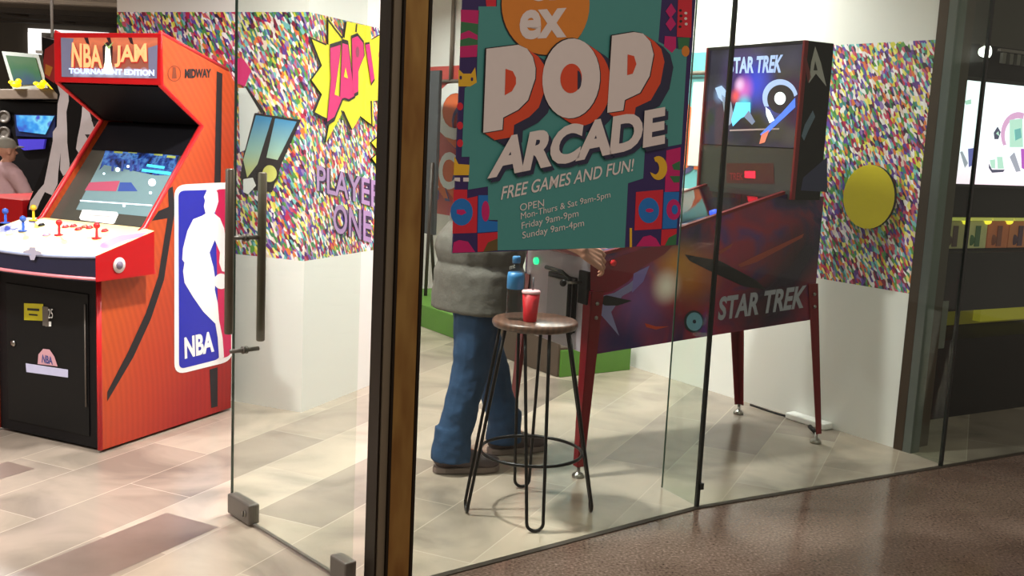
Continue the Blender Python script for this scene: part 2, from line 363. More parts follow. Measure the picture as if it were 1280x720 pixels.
# brass post
m, N, L, b = new('aged_brass'); g = N.new('ShaderNodeNewGeometry'); no = N.new('ShaderNodeTexNoise'); no.inputs['Scale'].default_value = 6; mp = N.new('ShaderNodeMapping'); mp.inputs['Scale'].default_value = (3, 3, .8)
L.new(g.outputs['Position'], mp.inputs[0]); L.new(mp.outputs[0], no.inputs['Vector']); r = ramp(N, [(.3, (124, 84, 40)), (.7, (156, 120, 64))]); L.new(no.outputs['Fac'], r.inputs[0]); L.new(r.outputs[0], b.inputs['Base Color'])
b.inputs['Metallic'].default_value = .6; b.inputs['Roughness'].default_value = .4; BRASS = m
BRD = mat('dark_bronze', (40, 32, 24), .35, .7); BRG = mat('bronze_seal', (112, 100, 82), .4, .2)
po = MB(); po.box(GL, -1.455, -1.378, -.045, .035, 0, CEIL, BRASS); o = struct(po.build('trim_8', bev=.002))
po = MB(); po.box(GL, -1.377, -1.366, -.046, .03, 0, CEIL, BRD); po.box(GL, -1.4625, -1.456, -.046, .036, 0, CEIL, BRD); po.box(GL, -1.488, -1.4635, -.036, .03, 0, CEIL, BRG); po.box(GL, -1.495, -1.4885, -.030, .03, 0, CEIL, BRD)
struct(po.build('trim_9'))
# open glass door
pv = fl(425, 725.5); DR = Fr(pv, azof(pv, fl(290, 641.5)))
dlen = (fl(290, 641.5)-pv).length
dr = bpy.data.objects.new('door_1', None); col.objects.link(dr); dr.location = pv; struct(dr)
pane(DR, -.06, dlen, -.005, .005, .012, 2.4, GLF, 'glass_pane', dr)
e = MB(); e.box(DR, dlen, dlen+.002, -.005, .005, .012, 2.4, GED2); e.build('glass_edge', dr)
BRZ = mat('handle_bronze', (84, 74, 62), .35, .25)
hs = DR.sz(307, 320)[0]
hz0 = 0.455; hz1 = 1.19
for sd in (-1, 1):
    zt = DR.sz(307, 425 if sd > 0 else 420, sd*.06)[1]; zt1 = DR.sz(307, 213, sd*.06)[1]
    h = MB(); h.tube([DR.p(hs, sd*.062, zt), DR.p(hs, sd*.062, zt+.004), DR.p(hs, sd*.062, zt1-.004), DR.p(hs, sd*.062, zt1)], [.012, .0155, .0155, .012], BRZ, 14)
    ho = h.build('handle', dr)
    for zz in (.63, 1.03):
        k = MB(); k.tube([DR.p(hs, sd*.005, zz), DR.p(hs, sd*.055, zz)], .008, DGREY); k.lathe(DR.p(hs, sd*.005, zz), [(.014, 0), (.014, .004)], DGREY, axis=DR.v*sd); k.build('handle_mount', ho)
for s0, s1 in ((dlen-.165, dlen-.003), (-.06, .03)):
    k = MB(); k.box(DR, s0, s1, -.022, .022, .008, .082, DGREY); po_ = k.build('patch_fitting', dr, bev=.006)
    if s0 > 0:
        k = MB(); k.lathe(DR.p(dlen-.135, .0225, .045), [(.012, 0), (.012, .003), (.006, .004)], CHROME, axis=DR.v); k.box(DR, dlen-.137, dlen-.133, .024, .028, .035, .055, BLK2); k.build('lock_cylinder', po_)
# sweep: thin bottom seal of the door glass
k = MB(); k.box(DR, .04, dlen-.17, -.006, .006, .008, .014, DGREY); k.build('bottom_seal', dr)
# ------------------------------------------------------------------ poster on the glass
PO = thing('poster', 'large teal POP ARCADE poster with orange circle and patterned border on the glass', 'poster', GL.p(-.73, -.004, 1.055))
O = GL.p(0, -.006, 0); n = GL.v
pb = MB(); pb.box(GL, -1.233, -.222, -.006, -.001, 1.056, 2.2, PURP)
k = 1; B = lambda pts, m, off: pb.art(pts, O, n, off, m)
B([(598, 8), (596, 100), (581, 110), (577, 196), (587, 196), (585, 237), (610, 233), (610, 275), (622, 275), (622, 313), (781, 309.5), (785, 229), (804, 223), (806, 189), (852, 180), (859, 62), (838, 60), (823, 52), (827, 0), (832, -90), (640, -90), (622, -60), (621, 8)], TEAL, .0008)
# left border blocks
B([(576, 12), (599, 13), (598, 30), (576, 27)], MAG, .0008); B([(576, 27), (598, 30), (597, 58), (575, 58)], PGRN, .0008)
B([(576, 42), (586, 38), (597, 44), (597, 50), (586, 47), (575, 50)], MAG, .0014); B([(575, 58), (597, 56), (596, 71), (575, 72)], MAG, .0014)
B([(605, -20), (620, -20), (620, 8), (608, 8)], PRED, .0008); B([(580, -30), (604, -30), (604, -4), (580, -4)], MAG, .0008)
B([(573, 86), (579, 92), (589, 92), (594, 84), (596, 103), (588, 108), (573, 108)], PYEL, .0012)
for x, y in ((576, 97), (590, 99)): B(ring(x, y, 1.6, 2.6, 8), PURP, .0018)
for y in (133, 157, 179): B(ring(575, y, 4, 5, 10), PRED, .0012)
B([(568, 195), (573, 205), (587, 206), (586, 219), (567, 219)], PYEL, .0014); B([(568, 222), (575, 222), (575, 227), (568, 226)], LET, .0012); B([(579, 222), (586, 222), (586, 227), (579, 227)], LET, .0012)
B([(567, 237), (584, 237), (584, 248), (597, 245), (596, 291), (565.5, 292)], PRED, .0008); B(ring(577, 265, 14, 17, 20)[0:20], PBLUE, .0012); B([(571, 262), (580, 262), (583, 266), (577, 269), (571, 267)], MAG, .0016)
B([(598, 244), (610, 244), (611, 276), (622, 277), (622, 289), (597, 291)], PBLUE, .0008); B(ring(607, 264, 5, 13, 14), MAG, .0012)
B([(565.5, 316), (567, 303), (574, 300), (585, 302), (594, 315)], MAG, .0012); B([(597, 292), (622, 290), (622, 313), (597, 315)], PRED, .0008); B([(604, 315), (610, 303), (622, 298), (622, 313)], mat('print_olive', (92, 72, 30), .6), .0014)
# right border blocks
for y in (14, 30): B([(832, y), (839, y-10), (845, y), (838, y+9)], MAG, .0012)
B([(831, 45), (845, 46), (845, 60), (840, 66), (830, 58)], MAG, .0012)
B([(849, -40), (866, -40), (864, 47), (846, 46)], PRED, .0008)
for i in range(7): B(ring(851+(i % 2)*7+random.uniform(-1, 1), 13+i*3.4, 2, 1.8, 7), LET if i % 2 else LINEK, .0014)
B([(847, 47), (862, 47), (861, 60), (848, 62)], PGRN, .0012); B(ring(857, 64, 5, 7, 10), CIRC, .0014)
B(ring(823, 210, 11, 15, 18, -120, 160)+ring(819, 210, 5, 8, 12, 120, -90), PYEL, .0012)
B([(833, 188), (851, 184), (849, 239), (831, 240)], MAG, .0008); B([(840, 206), (850, 201), (850, 213), (842, 212)], PGRN, .0014); B([(837, 220), (850, 220), (849, 228), (842, 228)], PGRN, .0014)
B([(795, 240), (829, 237), (827, 286), (793, 288)], PRED, .0008); B(ring(811, 263, 13, 16, 22), PBLUE, .0012); B(ring(812, 263, 5, 2.5, 12), MAG, .0018)
B([(830, 240), (849, 240), (846, 285), (828, 286)], PBLUE, .0008); B(ring(842, 262, 9, 13, 16), MAG, .0012); B(ring(843.5, 262, 4, 6, 14), PBLUE, .0018)
B([(795, 308), (804, 296), (813, 294), (820, 298), (826, 308)], MAG, .0012); B([(827, 287), (846, 286), (845, 306), (826, 307)], PRED, .0008); B([(831, 307), (836, 297), (846, 292), (845, 306)], PGRN, .0014)
B([(787, 285), (790, 285), (790, 309), (787, 309)], PYEL, .0014)
pb.build('printed_sheet', PO)
pb = MB(); B(ring(681, 6, 55.5, 64, 40, tilt=0), LINEK, .0022); B(ring(682, 5, 55, 63.5, 40), CIRC, .0028)
pb.text('ex', [(649, 50), (708, 47), (709, 9), (650, 13)], O, n, .0036, LET, .035); pb.text('en', [(659, 2), (711, 0), (712, -42), (660, -38)], O, n, .0036, LET, .035)
plabel(pb.build('round_logo', PO), 'orange circle with two rows of white letters')
P1 = [(608, 61), (648, 56), (659, 61), (666, 71), (669.5, 85), (669, 98), (660, 125), (648, 137), (629, 147), (628, 162), (604, 166)]
P1c = [(632, 86), (641, 89), (645, 97), (645, 105), (640, 114), (631, 119)]
P2 = [(765, 44.6), (792.6, 40), (804, 42), (813, 52), (817, 68), (812, 95), (800, 116), (781, 125), (779, 138), (759, 141)]
P2c = [(784.6, 68), (792.6, 70), (795.6, 80), (791, 92), (784, 94)]
OO = ring(714, 98, 36, 50, 32, tilt=4); OC = ring(714, 98, 13.5, 18.5, 24, tilt=4)
pb = MB()
for i in range(8): [B(sh(q, 8+i*2.4, 5+i*1.6), NAVY, .0042+.0002*i) for q in (P1, OO, P2)]
for q in (P1, OO, P2): B([(681+(x-681)*1+0, y) for x, y in sh(q, -1.6, -1)], LINEK, .0058)
for i in range(9): [B(sh(q, i*1.7, i*1.15), PORG, .0062+.0001*(8-i)) for q in (P1, OO, P2)]
for q in (P1, OO, P2): B(sh(q, 1.2, .8), LINEK, .0074)
for q in (P1, OO, P2): B(q, LET, .0082)
for q in (P1c, OC, P2c): B(q, PORG, .0090)
B(ring(722, 100, 5, 12, 12, -90, 90), NAVY, .0095)
plabel(pb.build('headline', PO), 'POP in fat white letters with orange and navy shadow')
pb = MB(); q4 = [(609, 224), (831, 180), (832, 133), (622, 172)]
pb.text('ARCADE', sh(q4, 4, 5), O, n, .0100, NAVY, .05); pb.text('ARCADE', sh(q4, 2, 2.5), O, n, .0104, NAVY, .05); pb.text('ARCADE', q4, O, n, .0112, LET, .05)
pb.text('FREE GAMES AND FUN!', [(626, 250), (791, 214), (793, 198), (629, 233)], O, n, .003, LET, .012)
for t, q in (('OPEN', [(650, 264), (680, 258), (680, 249), (650, 255)]), ('Mon-Thurs & Sat 9am-5pm', [(651, 277), (763, 249), (763, 239), (651, 266)]), ('Friday 9am-9pm', [(652, 289), (723, 273), (723, 262), (652, 278)]), ('Sunday 9am-4pm', [(653, 301), (730, 285), (730, 274), (653, 290)])):
    pb.text(t, q, O, n, .003, LET, .0)
plabel(pb.build('lettering', PO), 'white ARCADE, FREE GAMES AND FUN! and opening hours')
# ------------------------------------------------------------------ signs on the column
def sign(name, label, cat, outline, fr, off=.0, m=YEL, edge=LINEK, th=.012):
    O = fr.p(0, -.001-off, 0); q = MB(); pts = [hit(x, y, O, fr.v) for x, y in outline]
    nn = fr.v if (CAM-O).dot(fr.v) > 0 else -fr.v
    t = thing(name, label, cat, sum(pts, Vector())/len(pts)); q.prism(pts, nn*th, m, cap=m, side=edge); q.build('board', t)
    return t, O+nn*th
def bnd(outline, k):
    cx = sum(p[0] for p in outline)/len(outline); cy = sum(p[1] for p in outline)/len(outline); return [(cx+(x-cx)*k, cy+(y-cy)*k) for x, y in outline]
star = [(408, 22), (428, 48), (431, 27), (446, 30), (460, 33), (462, 50), (476, 42), (470, 70), (480, 84), (470, 98), (478, 124), (464, 126), (465, 158), (448, 145), (438, 162), (427, 138), (405, 178), (410, 150), (391, 140), (400, 118), (387, 100), (400, 82), (386, 46), (408, 56)]
t, O2 = sign('starburst_sign', 'yellow starburst sign reading ZAP! in pink on the white column', 'sign', star, CR)
q = MB()
for off, mm, k in ((.004, LINEK, 1.0), (.006, PINK, 0)):
    d = 1.5 if k else 0
    # hand drawn pink letters Z A P !
    for pts in ([(413, 60), (426, 56), (424, 76), (418, 118), (428, 122), (418, 146), (409, 152), (414, 98), (413, 80)], [(428, 54), (435, 56), (443, 120), (436, 124), (431, 122), (425, 124)], [(440, 48), (447, 45), (454, 54), (455, 70), (450, 82), (448, 88), (448, 114), (441, 118)], [(457, 56), (462, 55), (468, 98), (464, 104)]):
        q.art(bnd(pts, 1.12) if k else pts, O2, CR.v, off, mm)
q.art([(430, 96), (432, 84), (435, 98)], O2, CR.v, .008, YEL); q.art(ring(447, 65, 2.2, 7, 10), O2, CR.v, .008, mat('print_rose', (150, 60, 90), .6))
q.build('zap_lettering', t)
q = MB()
for a_, b_ in (((428, 48), (408, 22)), ((431, 27), (428, 48)), ((446, 30), (445, 40)), ((386, 46), (400, 82)), ((391, 140), (400, 118)), ((391, 140), (410, 150)), ((427, 138), (438, 162)), ((465, 158), (464, 126)), ((408, 56), (386, 46))):
    dx, dy = b_[0]-a_[0], b_[1]-a_[1]; l = math.hypot(dx, dy); nx, ny = -dy/l*.9, dx/l*.9
    q.art([(a_[0]+nx, a_[1]+ny), (b_[0]+nx, b_[1]+ny), (b_[0]-nx, b_[1]-ny), (a_[0]-nx, a_[1]-ny)], O2, CR.v, .0015, LINEK)
q.build('outline', t)
star2 = [(462, 178), (474, 168), (490, 150), (494, 200), (492, 236), (479, 233), (472, 226), (474, 214), (463, 198), (472, 190)]
t, O3 = sign('starburst_sign', 'smaller plain yellow starburst sign on the column, beside the brass post', 'sign', star2, CR)
# PLAYER ONE lettering cut-out
LAV = mat('letter_lavender', (168, 132, 180), .5); DPL = mat('letter_dark_plum', (52, 24, 66), .5)
pl1 = thing('wall_lettering', 'purple outlined PLAYER ONE lettering on the column below the ZAP! sign', 'wall decal', CR.p(.4, -.01, 1.0))
q = MB(); O4 = CR.p(0, -.001, 0)
for off, mm, bd in ((.003, DPL, .07), (.005, LAV, .015)):
    q.text('PLAYER', [(396, 238), (478, 262), (478, 228), (396, 206)], O4, CR.v, off, mm, bd)
    q.text('ONE', [(416, 290), (464, 304), (464, 264), (417, 254)], O4, CR.v, off, mm, bd)
q.build('lettering', pl1)
# left face: pair of blue-yellow strips, disc, pale beam, pink spot
O5 = CL.p(0, 0, 0)
m, N, L, b = new('blue_to_yellow_print'); g = N.new('ShaderNodeNewGeometry'); s_ = N.new('ShaderNodeSeparateXYZ'); L.new(g.outputs['Position'], s_.inputs[0])
mr = N.new('ShaderNodeMapRange'); mr.inputs[1].default_value = 1.15; mr.inputs[2].default_value = 1.45; L.new(s_.outputs[2], mr.inputs[0]); r = ramp(N, [(0, (206, 200, 110)), (.5, (150, 190, 180)), (1, (60, 140, 190))]); L.new(mr.outputs[0], r.inputs[0]); L.new(r.outputs[0], b.inputs['Base Color']); BY = m
bt = thing('wall_cutout', 'slanted blue and yellow strips above a yellow ball on the column', 'wall decal', CL.p(.2, .01, 1.2))
def cut(name, layers, parent, fr):
    q = MB(); Of = fr.p(0, 0, 0)
    for pts, mm, off in layers: q.art(pts, Of, fr.v, off, mm)
    return q.build(name, parent)
cut('backing', [([(318, 141), (376, 150), (352, 204), (340, 240), (318, 238), (300, 222), (305, 190)], LINEK, .004)], bt, CL)
cut('blue_strip', [([(320, 144), (340, 147), (322, 205), (309, 222), (304, 200)], BY, .007)], bt, CL)
cut('blue_strip', [([(344, 148), (371, 152), (352, 190), (347, 200), (333, 197)], BY, .007)], bt, CL)
plabel(cut('ball', [(ring(337, 216, 12, 13, 24), LINEK, .007), (ring(337, 217, 9, 10.5, 24), mat('pale_yellow_print', (206, 208, 110), .5), .009)], bt, CL), 'pale yellow ball')
plabel(cut('white_tail', [([(304, 224), (316, 222), (320, 232), (310, 243), (304, 240)], WHITE2, .008)], bt, CL), 'white pointed tail')
bm = thing('wall_cutout', 'white beam with pink blob beside the basketball cabinet on the column', 'wall decal', CL.p(.5, .01, 1.5))
plabel(cut('white_beam', [([(298, 110), (308, 110), (326, 138), (318, 142), (306, 188), (300, 190)], WHITE2, .004), ([(306, 108), (309, 108), (332, 141), (326, 141)], LINEK, .006)], bm, CL), 'white beam with black edge')
plabel(cut('pink_blob', [([(292, 74), (303, 72), (314, 88), (306, 108), (296, 104)], PINK, .008)], bm, CL), 'pink blob')
dc = thing('wall_cutout', 'round yellow board on the multicoloured wall right of the pinball machine', 'wall decal', W.p(.27, .01, 1.1))
q = MB(); pts = [hit(x, y, W.p(0, .002, 0), W.v) for x, y in ring(1089, 246, 32, 40, 40, tilt=6)]; q.prism(pts, W.v*.018, mat('board_yellow', (220, 200, 34), .45), side=LINEK); q.build('board', dc)
# ------------------------------------------------------------------ basketball arcade cabinet
m, N, L, b = new('orange_ball_leather'); g = N.new('ShaderNodeNewGeometry'); v = N.new('ShaderNodeTexVoronoi'); v.inputs['Scale'].default_value = 190; L.new(g.outputs['Position'], v.inputs['Vector'])
n1 = N.new('ShaderNodeTexNoise'); n1.inputs['Scale'].default_value = 1.6; L.new(g.outputs['Position'], n1.inputs['Vector'])
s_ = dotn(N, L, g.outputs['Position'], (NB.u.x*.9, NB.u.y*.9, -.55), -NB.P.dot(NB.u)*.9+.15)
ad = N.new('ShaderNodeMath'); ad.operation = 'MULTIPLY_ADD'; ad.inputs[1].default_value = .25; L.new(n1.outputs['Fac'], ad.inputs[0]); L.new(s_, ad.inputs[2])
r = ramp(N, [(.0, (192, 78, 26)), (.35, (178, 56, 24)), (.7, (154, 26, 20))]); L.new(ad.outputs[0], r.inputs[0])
r2 = ramp(N, [(.0, (210, 210, 210)), (.25, (255, 255, 255))]); L.new(v.outputs['Distance'], r2.inputs[0])
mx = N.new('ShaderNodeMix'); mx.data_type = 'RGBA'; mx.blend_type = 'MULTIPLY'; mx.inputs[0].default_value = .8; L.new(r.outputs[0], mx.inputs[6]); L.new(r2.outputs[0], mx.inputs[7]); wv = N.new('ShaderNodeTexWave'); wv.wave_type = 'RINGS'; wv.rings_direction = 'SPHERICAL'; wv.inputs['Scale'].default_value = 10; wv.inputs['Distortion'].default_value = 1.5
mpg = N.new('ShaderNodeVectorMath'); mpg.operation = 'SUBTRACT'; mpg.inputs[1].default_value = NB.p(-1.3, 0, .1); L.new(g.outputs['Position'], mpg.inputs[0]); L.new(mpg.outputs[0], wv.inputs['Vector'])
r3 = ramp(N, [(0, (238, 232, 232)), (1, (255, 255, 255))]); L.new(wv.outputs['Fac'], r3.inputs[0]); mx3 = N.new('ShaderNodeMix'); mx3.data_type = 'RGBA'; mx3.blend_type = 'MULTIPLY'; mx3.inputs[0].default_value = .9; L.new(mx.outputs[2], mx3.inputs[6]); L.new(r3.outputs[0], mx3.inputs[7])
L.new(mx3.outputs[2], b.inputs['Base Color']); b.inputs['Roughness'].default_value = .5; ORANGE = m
CW = .635
prof = [(0.0, 0.012), (0, .748), (.0, .80), (.26, .951), (.624, 1.405), (.363, 1.572), (.357, 1.795), (.80, 1.672), (.845, 1.62), (.84, .012)]
cab = thing('arcade_cabinet', 'orange and red basketball arcade cabinet with NBA JAM marquee and four player control deck', 'arcade machine', NB.p(.4, .32, 0))
T = .019
for d0 in (0, CW-T):
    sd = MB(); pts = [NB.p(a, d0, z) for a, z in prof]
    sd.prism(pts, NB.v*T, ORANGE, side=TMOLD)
    so = sd.build('side_panel', cab)
    # raised edge moulding
    t_ = MB(); t_.tube([NB.p(a, d0+T/2, z) for a, z in prof[2:8]], .0125, TMOLD, 8); t_.tube([NB.p(-.002, d0+T/2, .012), NB.p(-.002, d0+T/2, .75)], .0115, TMOLD, 8); t_.build('edge_molding', so)
    if d0 == 0:
        O = NB.p(0, 0, 0); nn = NB.v
        ln = MB()
        ln.art([(271, 89), (278, 92), (276, 228), (268, 229)], O, nn, .001, LINEK)
        ln.art([(262, 462), (272, 459), (272, 508), (264, 510)], O, nn, .001, LINEK)
        arc = [(210, 236), (211, 262), (205, 300), (198, 345), (182, 392), (160, 440), (134, 490)]
        arc2 = [(216, 233), (219, 262), (212, 305), (205, 350), (189, 398), (167, 446), (134, 502)]
        ln.art(arc+arc2[::-1], O, nn, .001, LINEK); ln.art([(198, 264), (212, 258), (214, 272), (190, 276)], O, nn, .0012, LINEK)
        ln.build('ball_seam', so)
        lg = MB()
        lg.art(rquad([(218, 231), (292, 227.5), (291, 451), (218, 469)], 15), O, nn, .002, WHITE2)
        BL = mat('logo_blue', (24, 32, 160), .4); RD = mat('logo_red', (196, 20, 78), .4)
        c2 = lambda P: [(200+x/2.773, 220+y/2.773) for x, y in P]
        lg.art(rquad(c2([(64, 51), (196, 47), (209, 634), (66, 670)]), 8), O, nn, .0028, BL)
        lg.art(rquad(c2([(190, 47), (245, 44), (247, 622), (206, 635)]), 7), O, nn, .0032, RD)
        lg.art(c2([(165, 42), (190, 42), (200, 58), (203, 88), (193, 118), (188, 130), (208, 146), (222, 180), (232, 250), (237, 330), (226, 332), (215, 330), (205, 300), (208, 265), (190, 222), (172, 265), (178, 290), (185, 315), (192, 360), (190, 395), (200, 440), (205, 500), (217, 560), (222, 628), (205, 636), (200, 560), (192, 512), (150, 470), (115, 420), (85, 370), (80, 330), (85, 300), (77, 290), (80, 250), (95, 190), (115, 150), (145, 138), (158, 130), (152, 105), (156, 85), (152, 72), (158, 60)]), O, nn, .0040, WHITE2)
        lg.art(c2(ring(212, 365, 25, 27, 20)), O, nn, .0044, WHITE2)
        lg.text('NBA', c2([(86, 634), (188, 608), (186, 536), (84, 560)]), O, nn, .0044, WHITE2, .04)
        plabel(lg.build('side_logo', so), 'blue and red NBA logo with white player silhouette')
        mw = MB(); mw.text('MIDWAY', [(231, 98), (264, 97), (264, 86), (231, 86)], O, nn, .0015, LINEK, .05)
        for r0, r1 in ((8.5, 7.5),):
            o1 = ring(218, 92, r0, r0+1.5, 24); i1 = ring(218, 92, r1, r1+1.5, 24)
            for i in range(24): mw.art([o1[i], o1[(i+1) % 24], i1[(i+1) % 24], i1[i]], O, nn, .0015, mat('print_brown', (120, 50, 20), .5))
        mw.art([(216, 84), (219.5, 84), (221, 98), (215, 98)], O, nn, .0015, mat('print_brown', (120, 50, 20), .5))
        mw.build('maker_mark', so)
# body
bd = MB(); bd.box(NB, .006, .02, T, CW-T, .012, .75, BLACK); bd.box(NB, .82, .835, T, CW-T, .012, 1.63, BLACK); bd.box(NB, .02, .82, T, CW-T, .012, .03, BLACK)
bd.prism([NB.p(.365, T, 1.785), NB.p(.80, T, 1.662), NB.p(.80, T, 1.648), NB.p(.365, T, 1.771)], NB.v*(CW-2*T), BLACK)
bd.prism([NB.p(.80, T, 1.662), NB.p(.832, T, 1.62), NB.p(.82, T, 1.61), NB.p(.79, T, 1.65)], NB.v*(CW-2*T), BLACK)
bd.build('cabinet_body', cab)
bd = MB(); INN = mat('charcoal_interior', (10, 9, 14), .6, spec=.15)
bd.prism([NB.p(.372, T, 1.566), NB.p(.63, T, 1.408), NB.p(.64, T, 1.42), NB.p(.382, T, 1.58)], NB.v*(CW-2*T), INN)    # speaker panel
bd.build('speaker_panel', cab)
# deep dark hood: slanted back down to the screen bezel
GLZ = mat('smoked_bezel', (66, 66, 60), .25, var=.05); SCR0 = NB.p(.275, 0, .965); sv = (NB.u*(.64-.275)+Vector((0, 0, 1.415-.965))).normalized(); sn = sv.cross(NB.v).normalized()
if sn.dot(CAM-SCR0) < 0: sn = -sn
bz = MB(); z0_ = SCR0-sn*.03; z1_ = NB.p(.64, 0, 1.415)-sn*.03
def scrq(a0, a1, d0, d1, off, m, mb):
    Ls = (z1_-z0_).length
    P = [z0_+sv*Ls*a+NB.v*d+sn*off for a, d in ((a0, d0), (a0, d1), (a1, d1), (a1, d0))]; mb.prism(P, sn*.003, m)
scrq(0, 1, T, CW-T, 0, GLZ, bz); bz.build('screen_bezel', cab); hd = MB(); scrq(.70, 1, T+.001, CW-T-.001, .0035, INN, hd); hd.build('hood_panel', cab)
Op = z0_+sn*.003
# CRT picture
m, N, L, b = new('game_screen'); g = N.new('ShaderNodeNewGeometry'); n1 = N.new('ShaderNodeTexNoise'); n1.inputs['Scale'].default_value = 26; n1.inputs['Detail'].default_value = 3; L.new(g.outputs['Position'], n1.inputs['Vector'])
r = ramp(N, [(.35, (10, 22, 60)), (.48, (40, 80, 170)), (.6, (90, 150, 220)), (.7, (30, 60, 120))]); L.new(n1.outputs['Fac'], r.inputs[0]); L.new(r.outputs[0], b.inputs['Emission Color']); b.inputs['Emission Strength'].default_value = .75; b.inputs['Base Color'].default_value = (.01, .01, .015, 1); b.inputs['Roughness'].default_value = .1; SCRB = m
COURT = mat('screen_court', (96, 120, 124), .12, emit=.55); SRED = mat('screen_red', (150, 70, 90), .12, emit=.5); SGR = mat('screen_teal_line', (60, 180, 210), .12, emit=1.0); SNAV = mat('screen_navy', (50, 70, 130), .12, emit=.5); SWH = mat('screen_white', (210, 225, 235), .12, emit=1.0); SYG = mat('screen_olive', (120, 130, 70), .12, emit=.6)
sc_ = MB(); A = lambda pts, m, off: sc_.art(pts, Op, sn, off, m)
A([(95, 262), (196, 272), (226, 190), (136, 183)], COURT, .001); A([(132, 187), (136, 183), (226, 190), (216, 219), (194, 219), (130, 206), (124, 213)], SCRB, .002)
A([(112, 228), (150, 226), (145, 239), (106, 238)], SRED, .002); A([(150, 228), (164, 228), (172, 239), (147, 239)], SNAV, .002)
A([(178, 211), (214, 215), (213, 219), (177, 214)], SGR, .003); A([(184, 205), (206, 208), (205, 211), (183, 208)], SGR, .003)
for x, y in ((148, 190), (166, 190), (184, 190), (198, 193), (214, 196)): A([(x-5, y-2), (x+6, y-1), (x+5, y+2), (x-6, y+1)], SYG, .003)
for x, y, r_ in ((147, 212, 3), (190, 228, 5), (130, 217, 1.6), (155, 257, 2), (160, 208, 2), (188, 241, 2)): A(ring(x, y, r_, r_, 8), SWH, .0035)
for x in (140, 152, 163, 172): A([(x, 200), (x+3, 200), (x+2, 214), (x-1, 214)], SNAV, .003)
A([(100, 250), (190, 256), (190, 257.5), (100, 251.5)], SWH, .003)
plabel(sc_.build('screen', cab), 'lit screen showing a basketball game')
st = MB(); st.art([(103, 262), (146, 265), (148, 268), (143, 279), (140, 280), (101, 275), (99, 272)], Op, sn, .002, WHITE2); st.art([(111, 268), (138, 270), (138, 271), (111, 269)], Op, sn, .0035, mat('pale_grey_print', (170, 170, 175), .5)); plabel(st.build('sticker', cab), 'white rounded instruction sticker')
# marquee
MQ = NB.p(.352, 0, 0); fn = NB.u
bz = MB(); bz.prism([NB.p(.352, 0, 1.572), NB.p(.352, 0, 1.795), NB.p(.352, CW, 1.795), NB.p(.352, CW, 1.572)], NB.u*.012, RED); 
m, N, L, b = new('marquee_art'); g = N.new('ShaderNodeNewGeometry')
s_ = dotn(N, L, g.outputs['Position'], (0, 0, 1/.2), -1.585/.2); r = ramp(N, [(0, (70, 90, 140)), (.18, (190, 200, 225)), (.3, (150, 60, 30)), (.6, (150, 60, 34)), (.85, (230, 110, 60)), (1, (200, 80, 50))])
n1 = N.new('ShaderNodeTexNoise'); n1.inputs['Scale'].default_value = 25; L.new(g.outputs['Position'], n1.inputs['Vector']); ad = N.new('ShaderNodeMath'); ad.operation = 'MULTIPLY_ADD'; ad.inputs[1].default_value = .2; L.new(n1.outputs['Fac'], ad.inputs[0]); L.new(s_, ad.inputs[2]); sb = N.new('ShaderNodeMath'); sb.operation = 'SUBTRACT'; sb.inputs[1].default_value = .1; L.new(ad.outputs[0], sb.inputs[0])
L.new(sb.outputs[0], r.inputs[0]); L.new(r.outputs[0], b.inputs['Emission Color']); b.inputs['Emission Strength'].default_value = .8; b.inputs['Base Color'].default_value = (.1, .05, .04, 1); MQA = m
MQL = mat('marquee_letters', (255, 150, 100), .4, emit=.95); MQD = mat('marquee_dark', (40, 20, 26), .4, emit=.12); MQW = mat('marquee_glow', (255, 250, 220), .4, emit=1.3); MQB = mat('marquee_blue', (170, 190, 235), .4, emit=.9); MQR = mat('marquee_shadow_red', (150, 40, 34), .4, emit=.5); MQG = mat('marquee_grey', (100, 100, 124), .4, emit=.35)
mq = MB(); A = lambda pts, m, off: mq.art(pts, MQ, fn, off, m)
A([(76, 47), (197, 47), (196, 98), (77, 96)], MQA, .002)
A([(76, 47), (92, 48), (88, 70), (92, 96), (77, 96)], MQG, .0028); A([(185, 60), (197, 56), (196, 98), (186, 97)], MQG, .0028)
for x in (105, 133, 160): A([(x, 47), (x+5, 47), (x+7, 56), (x+3, 54)], MQD, .003)
for off, mm, dx, dy, bd_ in ((.0036, MQR, 1, 1.5, .06), (.0044, MQL, 0, 0, .03)):
    mq.text('NBA', sh([(89, 84), (128, 85), (126, 57), (90, 53)], dx, dy), MQ, fn, off, mm, bd_); mq.text('JAM', sh([(143, 84), (184, 84), (183, 54), (144, 57)], dx, dy), MQ, fn, off, mm, bd_)
A([(128, 58), (134, 52), (141, 58), (140, 80), (129, 80)], MQD, .004); A([(132, 58), (137, 58), (139, 78), (142, 92), (128, 92), (131, 78)], MQW, .005); A([(129, 52), (135, 58), (142, 52), (136, 62)], mat('marquee_green', (120, 150, 90), .4, emit=.6), .0055)
mq.text('TOURNAMENT EDITION', [(86, 92), (193, 95), (193, 87), (86, 85)], MQ, fn, .0052, MQB, .06)
bz.build('marquee_frame', cab, bev=.003); plabel(mq.build('marquee', cab), 'backlit NBA JAM marquee')
